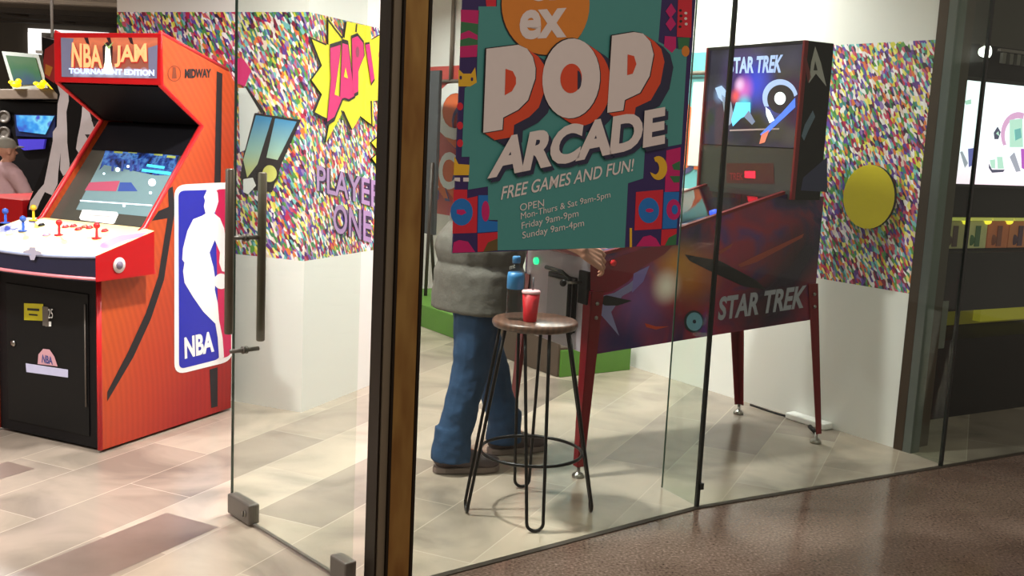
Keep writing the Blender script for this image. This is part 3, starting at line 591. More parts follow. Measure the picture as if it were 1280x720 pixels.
# coin door front
cd = MB(); Fp = NB.p(.006, 0, 0)
cd.box(NB, .001, .006, .075, CW-.075, .06, .68, BLK2); cd.build('coin_door', cab, bev=.002)
ch = MB(); ch.tube([NB.p(-.003, .088, .19), NB.p(-.003, .088, .635)], .004, DGREY); ch.build('door_hinge', cab)
Fq = NB.p(-.0005, 0, 0)
q = MB(); q.art([(30, 379), (54, 380), (54, 401), (30, 400)], Fq, NB.u, .001, mat('label_yellow', (190, 180, 20), .5)); q.art([(34, 385), (49, 386), (49, 389), (34, 388)], Fq, NB.u, .002, LINEK); q.art([(36, 392), (47, 393), (47, 395), (36, 394)], Fq, NB.u, .002, LINEK); plabel(q.build('coin_label', cab), 'small yellow label')
q = MB(); q.box(NB, -.004, .001, .30, .335, .515, .60, DGREY); q.art([(57, 402), (64, 402), (64, 408), (57, 408)], Fq, NB.u, .002, WHITE2); q.text('25', [(60, 398), (66, 398), (66, 386), (60, 386)], Fq, NB.u, .006, WHITE2, .0); q.build('coin_slot', cab)
q = MB(); q.lathe(NB.p(.001, .518, .413), [(.014, 0), (.014, .006), (.006, .008)], CHROME, axis=-NB.u); q.build('lock', cab)
q = MB(); q.art([(32, 454), (85, 462), (85, 472), (33, 465)], Fq, NB.u, .001, mat('sticker_lilac', (190, 190, 220), .5)); q.art([(47, 455), (48, 443), (54, 436), (62, 437), (68, 446), (72, 458)], Fq, NB.u, .002, mat('sticker_pink', (200, 150, 160), .5)); q.text('NBA', [(52, 453), (66, 456), (65, 446), (53, 443)], Fq, NB.u, .003, mat('sticker_blue', (60, 70, 130), .5), .03); plabel(q.build('crest_sticker', cab), 'small pale crest sticker with a banner')
# control deck: wide, bowed front, on top of the front
cr_s = MB()
x0c, x1c = -.07, CW+.07
def deckf(d): t = (d-CW/2)/(CW/2+.07); return -.095-.055*(1-t*t)*1.0
ds = [x0c+(x1c-x0c)*i/14 for i in range(15)]
DKZ = lambda s: .862+(s+.1)*(.951-.862)/.36
front = [(deckf(d), d) for d in ds]
top = [NB.p(s, d, DKZ(s)) for s, d in front]+[NB.p(.235, x1c, DKZ(.235)), NB.p(.26, CW-T, .951), NB.p(.26, T, .951), NB.p(.235, x0c, DKZ(.235))]
CREAM = mat('deck_cream', (232, 208, 150), .45, var=.1, nscale=8, spec=.3)
bx = MB(); botz = .757
lowf = [(s+.03, d) for s, d in front]
nf = len(front)
bot = [NB.p(s, d, botz) for s, d in front]+[NB.p(.235, x1c, botz), NB.p(.245, x1c, botz), NB.p(.245, x0c, botz), NB.p(.235, x0c, botz)]
NVD = mat('deck_navy', (28, 28, 52), .35)
vs = top+bot; n_ = len(top)
bx.add(vs, [tuple(range(n_))], CREAM); bx.add(vs, [tuple(range(n_, 2*n_))[::-1]], BLACK)
for i in range(n_):
    j = (i+1) % n_; bx.add(vs, [(i, n_+i, n_+j, j)], NVD if i < nf-1 else RED)
bx.build('control_deck', cab)
q = MB(); q.tube([NB.p(s-.002, d, botz+.012) for s, d in front], .007, mat('pale_pink_trim', (220, 130, 140), .4), 8); q.tube([NB.p(s-.001, d, DKZ(s)-.003) for s, d in front], .007, mat('pale_blue_trim', (150, 160, 190), .4), 8); q.build('deck_trim', cab)
q = MB(); Of = NB.p(-.152, 0, 0)
q.art([(29, 314), (36, 312), (37, 309), (44, 309), (45, 313), (52, 315), (52, 318), (45, 319), (43, 325), (38, 325), (36, 318), (29, 317)], Of, NB.u, .002, mat('emblem_grey', (170, 165, 185), .4)); q.build('deck_emblem', cab)
q = MB(); cc = NB.p(.03, x0c-.001, .815); q.lathe(cc, [(.033, 0), (.033, .003)], mat('badge_cream', (222, 210, 205), .5), axis=-NB.v); q.lathe(cc-NB.v*.003, [(.018, 0), (.018, .002)], mat('badge_grey', (120, 110, 130), .5), axis=-NB.v); plabel(q.build('side_badge', cab), 'round pale badge on the red deck side')
# deck art patches
q = MB(); tn = (NB.p(.26, 0, .951)-NB.p(-.1, 0, .862)).normalized().cross(NB.v).normalized(); Ot = NB.p(.26, 0, .951)
A = lambda pts, m, off: q.art(pts, Ot, tn, off, m)
DBL = mat('deck_blue', (70, 84, 170), .35); DYE = mat('deck_yellow', (240, 220, 110), .35); DPK = mat('deck_pink', (236, 130, 170), .35)
A([(0, 283), (20, 280), (48, 273), (40, 283), (28, 288), (12, 290), (0, 290)], DBL, .001); A([(28, 288), (48, 275), (80, 280), (66, 292), (40, 294)], DYE, .001)
A([(133, 300), (150, 294), (185, 290), (176, 296), (150, 302), (134, 311), (120, 309)], DPK, .001); A([(60, 296), (80, 286), (96, 290), (84, 300)], mat('deck_peach', (246, 204, 150), .35), .0014)
q.build('deck_art', cab)
def joy(px, py, mm, tall=.055):
    P = hit(px, py, Ot, tn); k = MB(); k.lathe(P, [(.022, 0), (.02, .004), (.006, .006), (.005, tall-.012)], mm, 16, axis=(0, 0, 1)); k.ell(P+Vector((0, 0, tall)), (.014,)*3, mm); o = k.build('joystick', cab)
JR = mat('joystick_red', (216, 24, 34), .3); JBu = mat('joystick_blue', (50, 90, 190), .3); JY = mat('joystick_yellow', (224, 180, 40), .3)
joy(74, 294, JR); joy(121, 298, JR); joy(29, 289, JBu); joy(7, 279, JBu); joy(42, 276, JY, .06)
def btn(px, py, mm):
    P = hit(px, py, Ot, tn); k = MB(); k.lathe(P, [(.016, 0), (.016, .004), (.011, .006), (.011, .010), (.008, .011)], mm, 16, axis=(tn if tn.z > 0 else -tn)); k.build('button', cab)
for px, py, mm in ((82, 284, JR), (92, 283, JR), (98, 287, JR), (112, 285, JR), (131, 289, JR), (106, 284, mat('button_brown', (150, 80, 50), .3)), (52, 282, BLK2), (18, 285, WHITE2), (58, 294, mat('button_lilac', (180, 150, 190), .3)), (12, 292, WHITE2)): btn(px, py, mm)
# ------------------------------------------------------------------ neighbour cabinet with player silhouettes
NK = Fr(NB.p(.98, 1.1, 0), 113.8)
nc = thing('arcade_cabinet', 'black arcade cabinet with white player silhouettes and red deck, behind the orange one', 'arcade machine', NK.p(.5, .3, 0))
pf = [NK.sz(x, y) for x, y in ((52, 46), (56, 100), (72, 118), (70, 168), (50, 218), (30, 268), (24, 276))]
xr = NK.sz(128, 200)[0]+.12; pf = [(pf[5][0]+.05, .02), (pf[5][0]+.05, .72)] + [(pf[6][0]-.16, .78), (pf[6][0]-.16, .90), pf[5]] + [pf[4], pf[3], pf[2], pf[1], pf[0]] + [(xr, pf[0][1]-.10), (xr+.02, .02)]
for d0 in (0, .58):
    sd = MB(); sd.prism([NK.p(a, d0, z) for a, z in pf], NK.v*T, BLACK, side=mat('dark_molding', (60, 20, 24), .4)); so = sd.build('side_panel', nc)
    if d0 == 0:
        SIL = mat('silhouette_white', (206, 200, 204), .5); q = MB(); A = lambda pts, m, off: q.art(pts, NK.p(0, 0, 0), NK.v, off, m)
        A([(71, 104), (85, 112), (86, 126), (83, 140), (84, 165), (84, 178), (87, 205), (86, 214), (79, 220), (75, 212), (76, 190), (73, 214), (72, 230), (65, 244), (56, 240), (50, 252), (46, 262), (36, 262), (38, 252), (48, 238), (55, 230), (60, 206), (62, 196), (66, 176), (66, 165), (71, 158), (72, 130), (75, 118)], SIL, .001)
        A([(103, 130), (112, 140), (117, 158), (124, 166), (124, 178), (110, 186), (100, 194), (95, 186), (97, 172), (100, 158), (102, 145)], SIL, .001); A([(92, 118), (100, 122), (102, 126), (90, 121)], mat('sil_red', (150, 40, 50), .5), .001)
        A([(106, 168), (114, 168), (110, 174)], LINEK, .002); A([(114, 150), (122, 152), (118, 158)], LINEK, .002)
        q.build('silhouette_art', so)
        q = MB(); A = lambda pts, m, off: q.art(pts, NK.p(0, 0, 0), NK.v, off, m)
        A([(56, 62), (70, 52), (74, 84), (68, 104), (56, 96), (54, 78)], mat('flame_red', (150, 34, 34), .5), .001); A([(57, 80), (66, 84), (62, 96), (56, 92)], mat('flame_gold', (190, 120, 40), .5), .002)
        plabel(q.build('flame_art', so), 'red and gold flame art')
q = MB(); ftop = pf[9]; mid = pf[7]
q.prism([NK.p(pf[9][0], T, pf[9][1]), NK.p(pf[8][0], T, pf[8][1]), NK.p(pf[8][0]+.02, T, pf[8][1]), NK.p(pf[9][0]+.02, T, pf[9][1])], NK.v*.56, mat('marquee_dull', (70, 40, 40), .4)); q.build('marquee', nc)
q = MB(); q.prism([NK.p(pf[6][0], T, pf[6][1]), NK.p(pf[4][0], T, pf[4][1]), NK.p(pf[4][0]+.02, T, pf[4][1]), NK.p(pf[6][0]+.02, T, pf[6][1])], NK.v*.56, GLZ); q.prism([NK.p(pf[6][0], T, pf[6][1]), NK.p(pf[7][0], T, pf[7][1]), NK.p(pf[7][0]+.02, T, pf[7][1]), NK.p(pf[6][0]+.02, T, pf[6][1])], NK.v*.56, GLZ); q.build('screen', nc)
q = MB(); q.box(NK, pf[0][0], pf[0][0]+.02, T, .58, .02, .75, BLACK); q.box(NK, pf[-1][0]-.02, pf[-1][0], T, .58, .02, pf[-2][1]-.03, BLACK); q.box(NK, pf[0][0]+.03, pf[-1][0], T, .58, .02, .04, BLACK)
q.prism([NK.p(pf[9][0], T, pf[9][1]), NK.p(pf[10][0], T, pf[10][1]), NK.p(pf[10][0], T, pf[10][1]-.02), NK.p(pf[9][0], T, pf[9][1]-.02)], NK.v*.56, BLACK); q.build('cabinet_body', nc)
q = MB(); zz = NK.sz(14, 250)[1]
r1_ = NK.sz(28, 250, -.03); r2_ = NK.sz(28, 282, -.03); q.box(NK, r1_[0]-.42, r1_[0], -.03, .62, r2_[1], r1_[1], RED); q.build('control_deck', nc, bev=.006)
# ------------------------------------------------------------------ far racing cabinet, person, extras
def at(px, py, Y): return hit(px, py, Vector((0, Y, 0)), Vector((0, 1, 0)))
Yr = 11.4; RC = Fr((at(44, 300, Yr).x, Yr), 0)
rc = thing('racing_cabinet', 'distant black racing arcade cabinet with blue screen and green marquee at far left', 'arcade machine', RC.p(.3, 0, 0))
def fb(pts, Y, th, m, mb): mb.prism([at(x, y, Y) for x, y in pts], (0, th, 0), m)
q = MB(); x0 = at(-6, 140, Yr).x; x1 = at(76, 140, Yr).x
Q = Fr((0, 0), 90); q.box(Q, x0, x1, Yr, Yr+.7, 0, at(40, 126, Yr).z, BLACK); q.build('cabinet_body', rc, bev=.02)
q = MB(); fb([(18, 143), (69, 144), (68, 172), (20, 170)], Yr-.03, .028, mat('race_screen_frame', (20, 30, 70), .3, emit=.2), q)
m, N, L, b = new('race_screen'); g = N.new('ShaderNodeNewGeometry'); n1 = N.new('ShaderNodeTexNoise'); n1.inputs['Scale'].default_value = 7; L.new(g.outputs['Position'], n1.inputs['Vector']); r = ramp(N, [(.3, (40, 60, 190)), (.5, (30, 150, 235)), (.65, (120, 220, 250)), (.75, (60, 80, 200))]); L.new(n1.outputs['Fac'], r.inputs[0]); L.new(r.outputs[0], b.inputs['Emission Color']); b.inputs['Base Color'].default_value = (.01, .01, .02, 1); b.inputs['Emission Strength'].default_value = .9
fb([(20, 144), (67, 145), (60, 160), (56, 168), (24, 164), (21, 158)], Yr-.045, .012, m, q); plabel(q.build('screen', rc), 'bright blue screen')
q = MB(); fb([(22, 174), (56, 174), (54, 186), (30, 188), (24, 184)], Yr-.05, .045, mat('purple_glow_panel', (60, 50, 170), .4, emit=.5), q); q.build('dash_panel', rc)
for y_ in (146, 166):
    q = MB(); c = at(6, y_, Yr-.02); q.lathe(c, [(.07, 0), (.07, .02), (.05, .03), (.05, .012), (.02, .018)], DGREY, 20, axis=(0, -1, 0)); q.build('speaker', rc)
q = MB(); fb([(-10, 111), (74, 111), (74, 124), (-10, 124)], Yr-.12, .6, mat('brown_shelf', (110, 96, 84), .5), q); q.build('shelf', rc, bev=.01)
q = MB(); fb([(2, 64), (48, 68), (60, 110), (16, 112)], Yr-.05, .08, mat('pale_frame', (170, 176, 170), .5), q); so = q.build('marquee', rc)
m, N, L, b = new('green_blue_marquee'); g = N.new('ShaderNodeNewGeometry'); n1 = N.new('ShaderNodeTexNoise'); n1.inputs['Scale'].default_value = 5; L.new(g.outputs['Position'], n1.inputs['Vector']); s_ = dotn(N, L, g.outputs['Position'], (0, 0, 2.2), -3.9); ad = N.new('ShaderNodeMath'); ad.operation = 'MULTIPLY_ADD'; ad.inputs[1].default_value = .7; L.new(n1.outputs['Fac'], ad.inputs[0]); L.new(s_, ad.inputs[2])
r = ramp(N, [(.2, (10, 60, 140)), (.45, (30, 110, 110)), (.6, (40, 130, 60)), (.8, (90, 140, 70))]); L.new(ad.outputs[0], r.inputs[0]); L.new(r.outputs[0], b.inputs['Emission Color']); b.inputs['Emission Strength'].default_value = .4; b.inputs['Base Color'].default_value = (.01, .03, .02, 1)
q = MB(); fb([(7, 69), (44, 72), (53, 104), (19, 107)], Yr-.062, .01, m, q); q.build('marquee_art', so)
YL = mat('yellow_lamp', (255, 214, 20), .4, emit=.9)
for i, (px, w_) in enumerate(((20, 9), (51, 7), (67, 7))):
    t = thing('toy_duck', ('leftmost yellow toy lamp on the shelf above the racing cabinet', 'middle yellow toy lamp on the shelf above the racing cabinet', 'rightmost yellow toy lamp on the shelf, next to the black cabinet')[i], 'lamp', at(px, 112, Yr-.16), 'yellow lamps on the racing cabinet shelf'); t.name = 'shelf_lamp'
    q = MB(); c = at(px, 112.5, Yr-.16)+Vector((0, 0, -.05+.038)); c.z = at(40, 111, Yr-.12).z+.037; q.ell(c, (w_*.0062, .05, .035), YL); q.ell(c+Vector((.03, 0, .035)), (.03, .03, .028), YL); q.ell(c+Vector((-.05, 0, .02)), (.03, .025, .02), YL); q.build('lamp_body', t)
# ------------------------------------------------------------------ lighting fixtures
LENS = mat('lamp_lens', (255, 252, 244), .4, emit=6)
def downlight(x, y, lab, power=0, z=CEIL, r=.09, colr=(1, .95, .88)):
    t = thing('ceiling_light', lab, 'ceiling light', (x, y, z), 'recessed round downlights')
    q = MB(); q.lathe((x, y, z-.012), [(r+.025, 0), (r+.025, .011), (r, .011)], WHITE2, 24); q.build('trim_ring', t)
    q = MB(); q.lathe((x, y, z-.016), [(r, 0), (r, .004)], LENS, 24); q.build('lens', t)
    if power:
        l = bpy.data.lights.new('lamp', 'AREA'); l.shape = 'DISK'; l.size = r*2; l.energy = power; l.color = colr; l.spread = math.radians(150)
        o = bpy.data.objects.new('lamp', l); col.objects.link(o); o.location = (0, 0, -.03); o.parent = t
pdl = fl(121, 10, 2.75)
downlight(pdl.x, pdl.y, 'bright round downlight in the ceiling above the basketball marquee, upper left', 50, r=.14)
WC = (1, .965, .925)
for x, y, p, lab in ((-2.6, 3.1, 64, 'round downlight over the floor before the basketball cabinet'), (-.75, 3.9, 72, 'round downlight over the shop entrance by the door'), (-1.3, 7.5, 40, 'round downlight over the rear of the shop'), (-3.6, 7.0, 70, 'round downlight behind the basketball cabinet'), (.35, 5.5, 38, 'round downlight above the pinball machine player'), (-3.9, 2.0, 50, 'round downlight at the left edge of the hall'), (.95, 5.7, 22, 'round downlight near the right wall over the pinball backbox'), (-6.0, 10.5, 60, 'round downlight over the far left hall')):
    downlight(x, y, lab, p, colr=WC)
pg = thing('added_fill_lamp', 'added unseen white globe lamp in the far hall, put in to brighten the ceiling', 'lamp', (-7.6, 10.2, 2.2))  # invented globe and cord, out of view, added to lift the dark hall ceiling
q = MB(); q.ell((-7.6, 10.2, 2.3), (.12, .12, .12), LENS); q.build('globe', pg)
q = MB(); q.tube([(-7.6, 10.2, 2.41), (-7.6, 10.2, CEIL)], .008, DGREY); q.build('cord', pg)
l = bpy.data.lights.new('hall_fill_light', 'POINT'); l.energy = 55; l.shadow_soft_size = .16; l.color = (1, .93, .86); o = bpy.data.objects.new('hall_fill_light', l); col.objects.link(o); o.parent = pg; o.location = (0, 0, -.2)
# dim counter light in the dark neighbouring bay is only the screen itself
# mall side general light: high ceiling of the walkway
l = bpy.data.lights.new('mall_ceiling_lamp', 'AREA'); l.shape = 'RECTANGLE'; l.size = 3; l.size_y = 3; l.energy = 100; l.color = (1, .9, .8)
o = bpy.data.objects.new('mall_ceiling_lamp', l); col.objects.link(o); o.location = (2.2, -.6, 4.6)
wd = bpy.data.worlds.new('world'); sc.world = wd; wd.use_nodes = True; bg = wd.node_tree.nodes['Background']; bg.inputs[0].default_value = (.36, .31, .26, 1); bg.inputs[1].default_value = 1.0
# ------------------------------------------------------------------ pinball machine
pin = thing('pinball_machine', 'red and black Star Trek pinball machine with lit backbox and metal legs', 'pinball machine', PN.p(.65, .3, 0))
zb0, zb1 = .528, .625
PW = .57; d1 = .015; d2 = d1+PW
sidep = [(.03, zb0), (1.31, zb1), (1.31, 1.215), (1.06, 1.222), (.14, .965), (.03, .945)]
m, N, L, b = new('nebula_side_art'); g = N.new('ShaderNodeNewGeometry'); n1 = N.new('ShaderNodeTexNoise'); n1.inputs['Scale'].default_value = 3.2; n1.inputs['Detail'].default_value = 4; n1.inputs['Distortion'].default_value = 1.0; L.new(g.outputs['Position'], n1.inputs['Vector'])
r = ramp(N, [(.30, (26, 20, 56)), (.42, (64, 34, 86)), (.52, (120, 36, 70)), (.62, (150, 34, 60)), (.72, (86, 44, 110))]); L.new(n1.outputs['Fac'], r.inputs[0])
def spot(prev, c, rad, rgb, amt):
    d = N.new('ShaderNodeVectorMath'); d.operation = 'DISTANCE'; d.inputs[1].default_value = c; L.new(g.outputs['Position'], d.inputs[0])
    mr = N.new('ShaderNodeMapRange'); mr.interpolation_type = 'SMOOTHSTEP'; mr.inputs[1].default_value = rad; mr.inputs[2].default_value = 0; mr.inputs[3].default_value = 0; mr.inputs[4].default_value = amt; L.new(d.outputs['Value'], mr.inputs[0])
    mx = N.new('ShaderNodeMix'); mx.data_type = 'RGBA'; L.new(mr.outputs[0], mx.inputs[0]); L.new(prev, mx.inputs[6]); mx.inputs[7].default_value = lin(rgb); return mx.outputs[2]
sp_ = lambda px, py: hit(px, py, PN.p(0, d1, 0), PN.v)
o_ = spot(r.outputs[0], sp_(960, 380), .42, (20, 16, 30), .9); o_ = spot(o_, sp_(1000, 320), .3, (24, 14, 26), .85); o_ = spot(o_, sp_(770, 425), .2, (30, 30, 84), .9); o_ = spot(o_, sp_(815, 400), .16, (104, 44, 92), .9); o_ = spot(o_, sp_(855, 385), .16, (130, 20, 40), .7)
o_ = spot(o_, sp_(800, 372), .20, (124, 84, 150), .8); o_ = spot(o_, sp_(870, 344), .20, (190, 96, 34), 1); o_ = spot(o_, sp_(846, 336), .17, (214, 140, 44), 1); o_ = spot(o_, sp_(833, 362), .15, (170, 70, 80), .6); o_ = spot(o_, sp_(833, 358), .10, (255, 244, 232), 1)
L.new(o_, b.inputs['Base Color']); b.inputs['Roughness'].default_value = .25; NEB = m
DRED = mat('dark_red_metal', (118, 16, 26), .3, .3); MAR = mat('maroon_print', (120, 14, 34), .3)
for dd in (d1, d2-.018):
    q = MB(); q.prism([PN.p(a, dd, z) for a, z in sidep], PN.v*.018, NEB); so = q.build('side_panel', pin)
    q = MB(); q.prism([PN.p(a, dd-.003, z) for a, z in ((.03, .945), (.14, .965), (1.06, 1.222), (1.06, 1.236), (.14, .979), (.03, .958))], PN.v*.024, DRED); q.build('side_rail', so)
    if dd == d1:
        O = PN.p(0, d1, 0); q = MB(); A = lambda pts, m, off: q.art(pts, O, PN.v, off, m)
        A([(738, 322), (760, 326), (800, 312), (848, 300), (830, 318), (800, 336), (785, 352), (766, 364), (748, 367), (738, 362)], MAR, .0010)
        A([(738, 366), (752, 370), (768, 366), (786, 355), (800, 342), (806, 346), (796, 360), (778, 370), (764, 390), (774, 420), (764, 408), (748, 390)], mat('print_steel_blue', (134, 128, 172), .3), .0010)
        A([(792, 342), (812, 332), (804, 352), (790, 366)], mat('print_lilac', (130, 112, 180), .3), .0014)
        A([(746, 374), (758, 369), (772, 372), (790, 376), (772, 382), (756, 382)], LINEK, .0018)
        A([(806, 404), (820, 408), (836, 408), (820, 412), (808, 409)], mat('print_flame', (190, 60, 30), .3), .0018)
        A([(922, 331), (940, 322), (1005, 292), (1003, 297), (945, 328), (926, 334)], mat('print_streak', (150, 58, 42), .3), .0018); A([(898, 314), (916, 304), (914, 309), (900, 318)], mat('print_streak', (150, 58, 42), .3), .0018)
        A([(856, 318), (900, 326), (945, 350), (958, 362), (930, 358), (890, 340), (862, 326)], LINEK, .0016)
        q.build('side_art', so)
        q = MB(); A = lambda pts, m, off: q.art(pts, O, PN.v, off, m)
        A(ring(867.5, 402, 12.5, 14, 28), mat('print_dark_ring', (26, 30, 44), .3), .0016); A(ring(868, 402, 10, 11.5, 28), mat('badge_sky', (120, 168, 196), .3), .0024); A(ring(868, 402, 2.2, 2.6, 12), NAVY, .0032)
        plabel(q.build('round_emblem', so), 'pale blue round emblem')
        q = MB(); q.text('STAR TREK', [(897, 401), (1004, 385), (1010, 356), (900, 371)], O, PN.v, .002, mat('logo_silver', (160, 160, 172), .3, .2), .035)
        plabel(q.build('side_lettering', so), 'silver STAR TREK lettering')
q = MB(); FRT = mat('front_panel_grey', (176, 166, 176), .4, var=.1)
q.box(PN, .03, .048, d1+.018, d2-.018, zb0, .93, FRT); fo = q.build('front_panel', pin)
q = MB(); q.prism([PN.p(.048, d1+.018, zb0), PN.p(1.29, d1+.018, zb1), PN.p(1.29, d1+.018, zb1+.012), PN.p(.048, d1+.018, zb0+.012)], PN.v*(PW-.036), BLACK); q.box(PN, 1.29, 1.31, d1+.018, d2-.018, zb1, 1.21, BLACK); q.build('cabinet_body', pin)
q = MB(); q.box(PN, .0, .075, d1-.006, d2+.006, .935, .972, DRED); plabel(q.build('lockdown_bar', pin, bev=.008), 'red metal front bar')
# coin door + plunger on the front
def fq(d0_, d1_, z0_, z1_, t, m, name, bev=.004):
    q = MB(); q.box(PN, .03-t, .03, d0_, d1_, z0_, z1_, m); return q.build(name, pin, bev=bev)
cdo = fq(.13, .36, .60, .84, .012, BLK2, 'coin_door'); 
q = MB(); q.box(PN, .006, .018, .15, .34, .62, .82, mat('coin_door_grey', (150, 142, 150), .4)); q.build('door_plate', cdo, bev=.003)
q = MB(); q.tube([PN.p(.01, .13, .60), PN.p(-.012, .13, .62), PN.p(-.012, .13, .84), PN.p(-.012, .2, .86), PN.p(-.012, .33, .862)], .009, BLK2, 8); q.build('cable_conduit', pin)
fq(.03, .10, .74, .88, .02, BLACK, 'plunger_plate')
q = MB(); q.tube([PN.p(.02, .075, .83), PN.p(-.07, .075, .83)], .006, CHROME); q.ell(PN.p(-.08, .075, .83), (.015,)*3, BLK2); q.build('plunger', pin)
q = MB(); q.lathe(PN.p(.018, .235, .76), [(.018, 0), (.018, .01)], CHROME, axis=-PN.u); q.lathe(PN.p(.018, .28, .80), [(.02, 0), (.02, .006)], BLK2, axis=-PN.u); q.build('lock', pin)
q = MB(); q.lathe(PN.p(.03, .48, .87), [(.016, 0), (.016, .012), (.008, .014)], mat('start_button_green', (40, 230, 150), .3, emit=1.5), axis=-PN.u); plabel(q.build('start_button', pin), 'glowing green start button')
q = MB(); q.lathe(PN.p(.12, d1, .92), [(.014, 0), (.014, .012)], JR, axis=-PN.v); q.build('flipper_button', pin)
# playfield
m, N, L, b = new('playfield_art'); g = N.new('ShaderNodeNewGeometry'); v = N.new('ShaderNodeTexVoronoi'); v.inputs['Scale'].default_value = 14; L.new(g.outputs['Position'], v.inputs['Vector']); sp2 = N.new('ShaderNodeSeparateColor'); L.new(v.outputs['Color'], sp2.inputs[0]); r = ramp(N, [(0, (20, 30, 90)), (.3, (60, 60, 160)), (.5, (20, 20, 40)), (.7, (150, 40, 60)), (.9, (200, 200, 230))], 'CONSTANT'); L.new(sp2.outputs[0], r.inputs[0]); L.new(r.outputs[0], b.inputs['Base Color']); L.new(r.outputs[0], b.inputs['Emission Color']); b.inputs['Emission Strength'].default_value = .25
q = MB(); q.prism([PN.p(.08, d1+.02, .85), PN.p(1.05, d1+.02, 1.06), PN.p(1.05, d2-.02, 1.06), PN.p(.08, d2-.02, .85)], (0, 0, .01), m); pfo = q.build('playfield', pin)
PG = mat('bumper_blue', (60, 90, 255), .3, emit=2.0); PWt = mat('bumper_white', (220, 220, 235), .3, emit=.8)
for i, (s, d, hh, mm) in enumerate(((.8, .2, .09, PWt), (.92, .32, .1, PG), (.75, .42, .09, PWt), (1.0, .1, .11, PG), (.5, .12, .06, PG), (.3, .2, .05, PWt), (.22, .45, .05, PG), (.16, .1, .09, PG), (.12, .2, .08, PWt))):
    k = MB(); z_ = .86+(s-.08)*.216; k.lathe(PN.p(s, d, z_), [(.02, 0), (.02, hh*.5), (.032, hh*.6), (.032, hh*.75), (.01, hh*.85)], mm, 16); k.build('bumper', pfo)
for sgn, dd in ((1, .2), (-1, .4)):
    k = MB(); k.tube([PN.p(.2, dd, .895), PN.p(.15, dd+sgn*.06, .885)], [.012, .006], JR, 8); k.build('flipper', pfo)
q = MB(); q.prism([PN.p(.075, d1+.018, .965), PN.p(1.05, d1+.018, 1.225), PN.p(1.05, d2-.018, 1.225), PN.p(.075, d2-.018, .965)], (0, 0, .004), glass('playfield_glass', (.95, .96, .96, 1))); q.build('playfield_cover', pin)
# backbox
bd0, bd1 = -.045, .0
q2 = hit(877, 150, PN.p(1.065, 0, 0), PN.u); bdL = (q2-PN.P).dot(PN.v); bd0 = (hit(998, 150, PN.p(1.065, 0, 0), PN.u)-PN.P).dot(PN.v)
print('backbox d', bd0, bdL)
zt0, zt1 = 1.20, 1.915
q = MB(); q.box(PN, 1.085, 1.245, bd0, bdL, zt0, zt1, BLACK); bb = q.build('backbox', pin, bev=.004)
q = MB()
for a0_, a1_ in ((bd0, bd0+.012), (bdL-.012, bdL)): q.box(PN, 1.063, 1.086, a0_, a1_, zt0, zt1, DRED)
q.box(PN, 1.065, 1.086, bd0+.012, bdL-.012, zt1-.014, zt1, BLACK); q.build('backbox_trim', bb)
TO = PN.p(1.078, 0, 0)
m, N, L, b = new('translite_art'); g = N.new('ShaderNodeNewGeometry'); n1 = N.new('ShaderNodeTexNoise'); n1.inputs['Scale'].default_value = 5; n1.inputs['Detail'].default_value = 3; L.new(g.outputs['Position'], n1.inputs['Vector']); r = ramp(N, [(.35, (14, 12, 24)), (.5, (36, 30, 52)), (.62, (48, 40, 60)), (.75, (40, 50, 20))]); L.new(n1.outputs['Fac'], r.inputs[0])
N_, L_ = N, L; o_ = r.outputs[0]; tp = lambda px, py: hit(px, py, TO, PN.u)
for (px, py, rad, rgb, am) in ((925, 90, .2, (60, 24, 110), .8), (945, 105, .16, (30, 60, 220), .9), (930, 112, .09, (230, 110, 200), .9), (925, 106, .05, (255, 200, 240), .9), (920, 120, .05, (255, 90, 80), .9), (930, 132, .07, (60, 220, 240), .9), (968, 130, .12, (50, 70, 190), .6), (900, 118, .06, (140, 170, 230), .7)): o_ = spot(o_, tp(px, py), rad, rgb, am)
L.new(o_, b.inputs['Emission Color']); b.inputs['Emission Strength'].default_value = 1.3; b.inputs['Base Color'].default_value = (.01, .01, .02, 1); b.inputs['Roughness'].default_value = .1; TRL = m
q = MB(); q.box(PN, 1.076, 1.085, bd0+.012, bdL-.012, zt0+.235, zt1-.014, TRL); tro = q.build('translite', bb)
q = MB(); A = lambda pts, m, off: q.art(pts, TO, PN.u, off, m)
E1 = mat('lit_silver', (150, 170, 215), .3, emit=.8); E2 = mat('lit_white', (240, 250, 255), .3, emit=1.5); E3 = mat('lit_blue', (70, 110, 240), .3, emit=.9); E4 = mat('lit_orange', (200, 110, 90), .3, emit=.7); E5 = mat('lit_dark', (34, 34, 48), .3, emit=.1); E6 = mat('lit_cyan', (90, 190, 240), .3, emit=1.0)
q.text('STAR TREK', [(911, 92), (976, 91), (980, 68), (911, 72)], TO, PN.u, .004, E1, .04)
A([(894, 110), (902, 107), (912, 118), (914, 135), (906, 130), (898, 122)], E1, .003); A([(902, 118), (914, 128), (918, 150), (910, 158), (905, 140)], mat('lit_pale', (130, 140, 160), .3, emit=.4), .003)
A(ring(975, 122, 22, 23, 30, 150, 350)+ring(976, 124, 17, 18, 30, 350, 150), E1, .004); A(ring(976, 124, 17, 18, 24), E5, .003); A(ring(975, 123, 7, 8, 20), E2, .005); A([(978, 140), (994, 122), (994, 134), (966, 160), (955, 172), (950, 168)], E3, .0045); A([(952, 168), (962, 162), (956, 178), (949, 180)], E4, .005)
A([(957, 134), (962, 138), (968, 150), (962, 154), (958, 144)], E2, .005); A([(920, 128), (938, 128), (938, 142), (926, 148), (916, 158), (914, 150)], E6, .004); A([(936, 138), (944, 152), (940, 156), (930, 146)], mat('lit_grey', (110, 120, 150), .3, emit=.5), .0045)
A([(912, 162), (974, 160), (974, 162), (912, 164)], mat('lit_caption', (150, 130, 130), .3, emit=.4), .004)
q.build('space_art', tro)
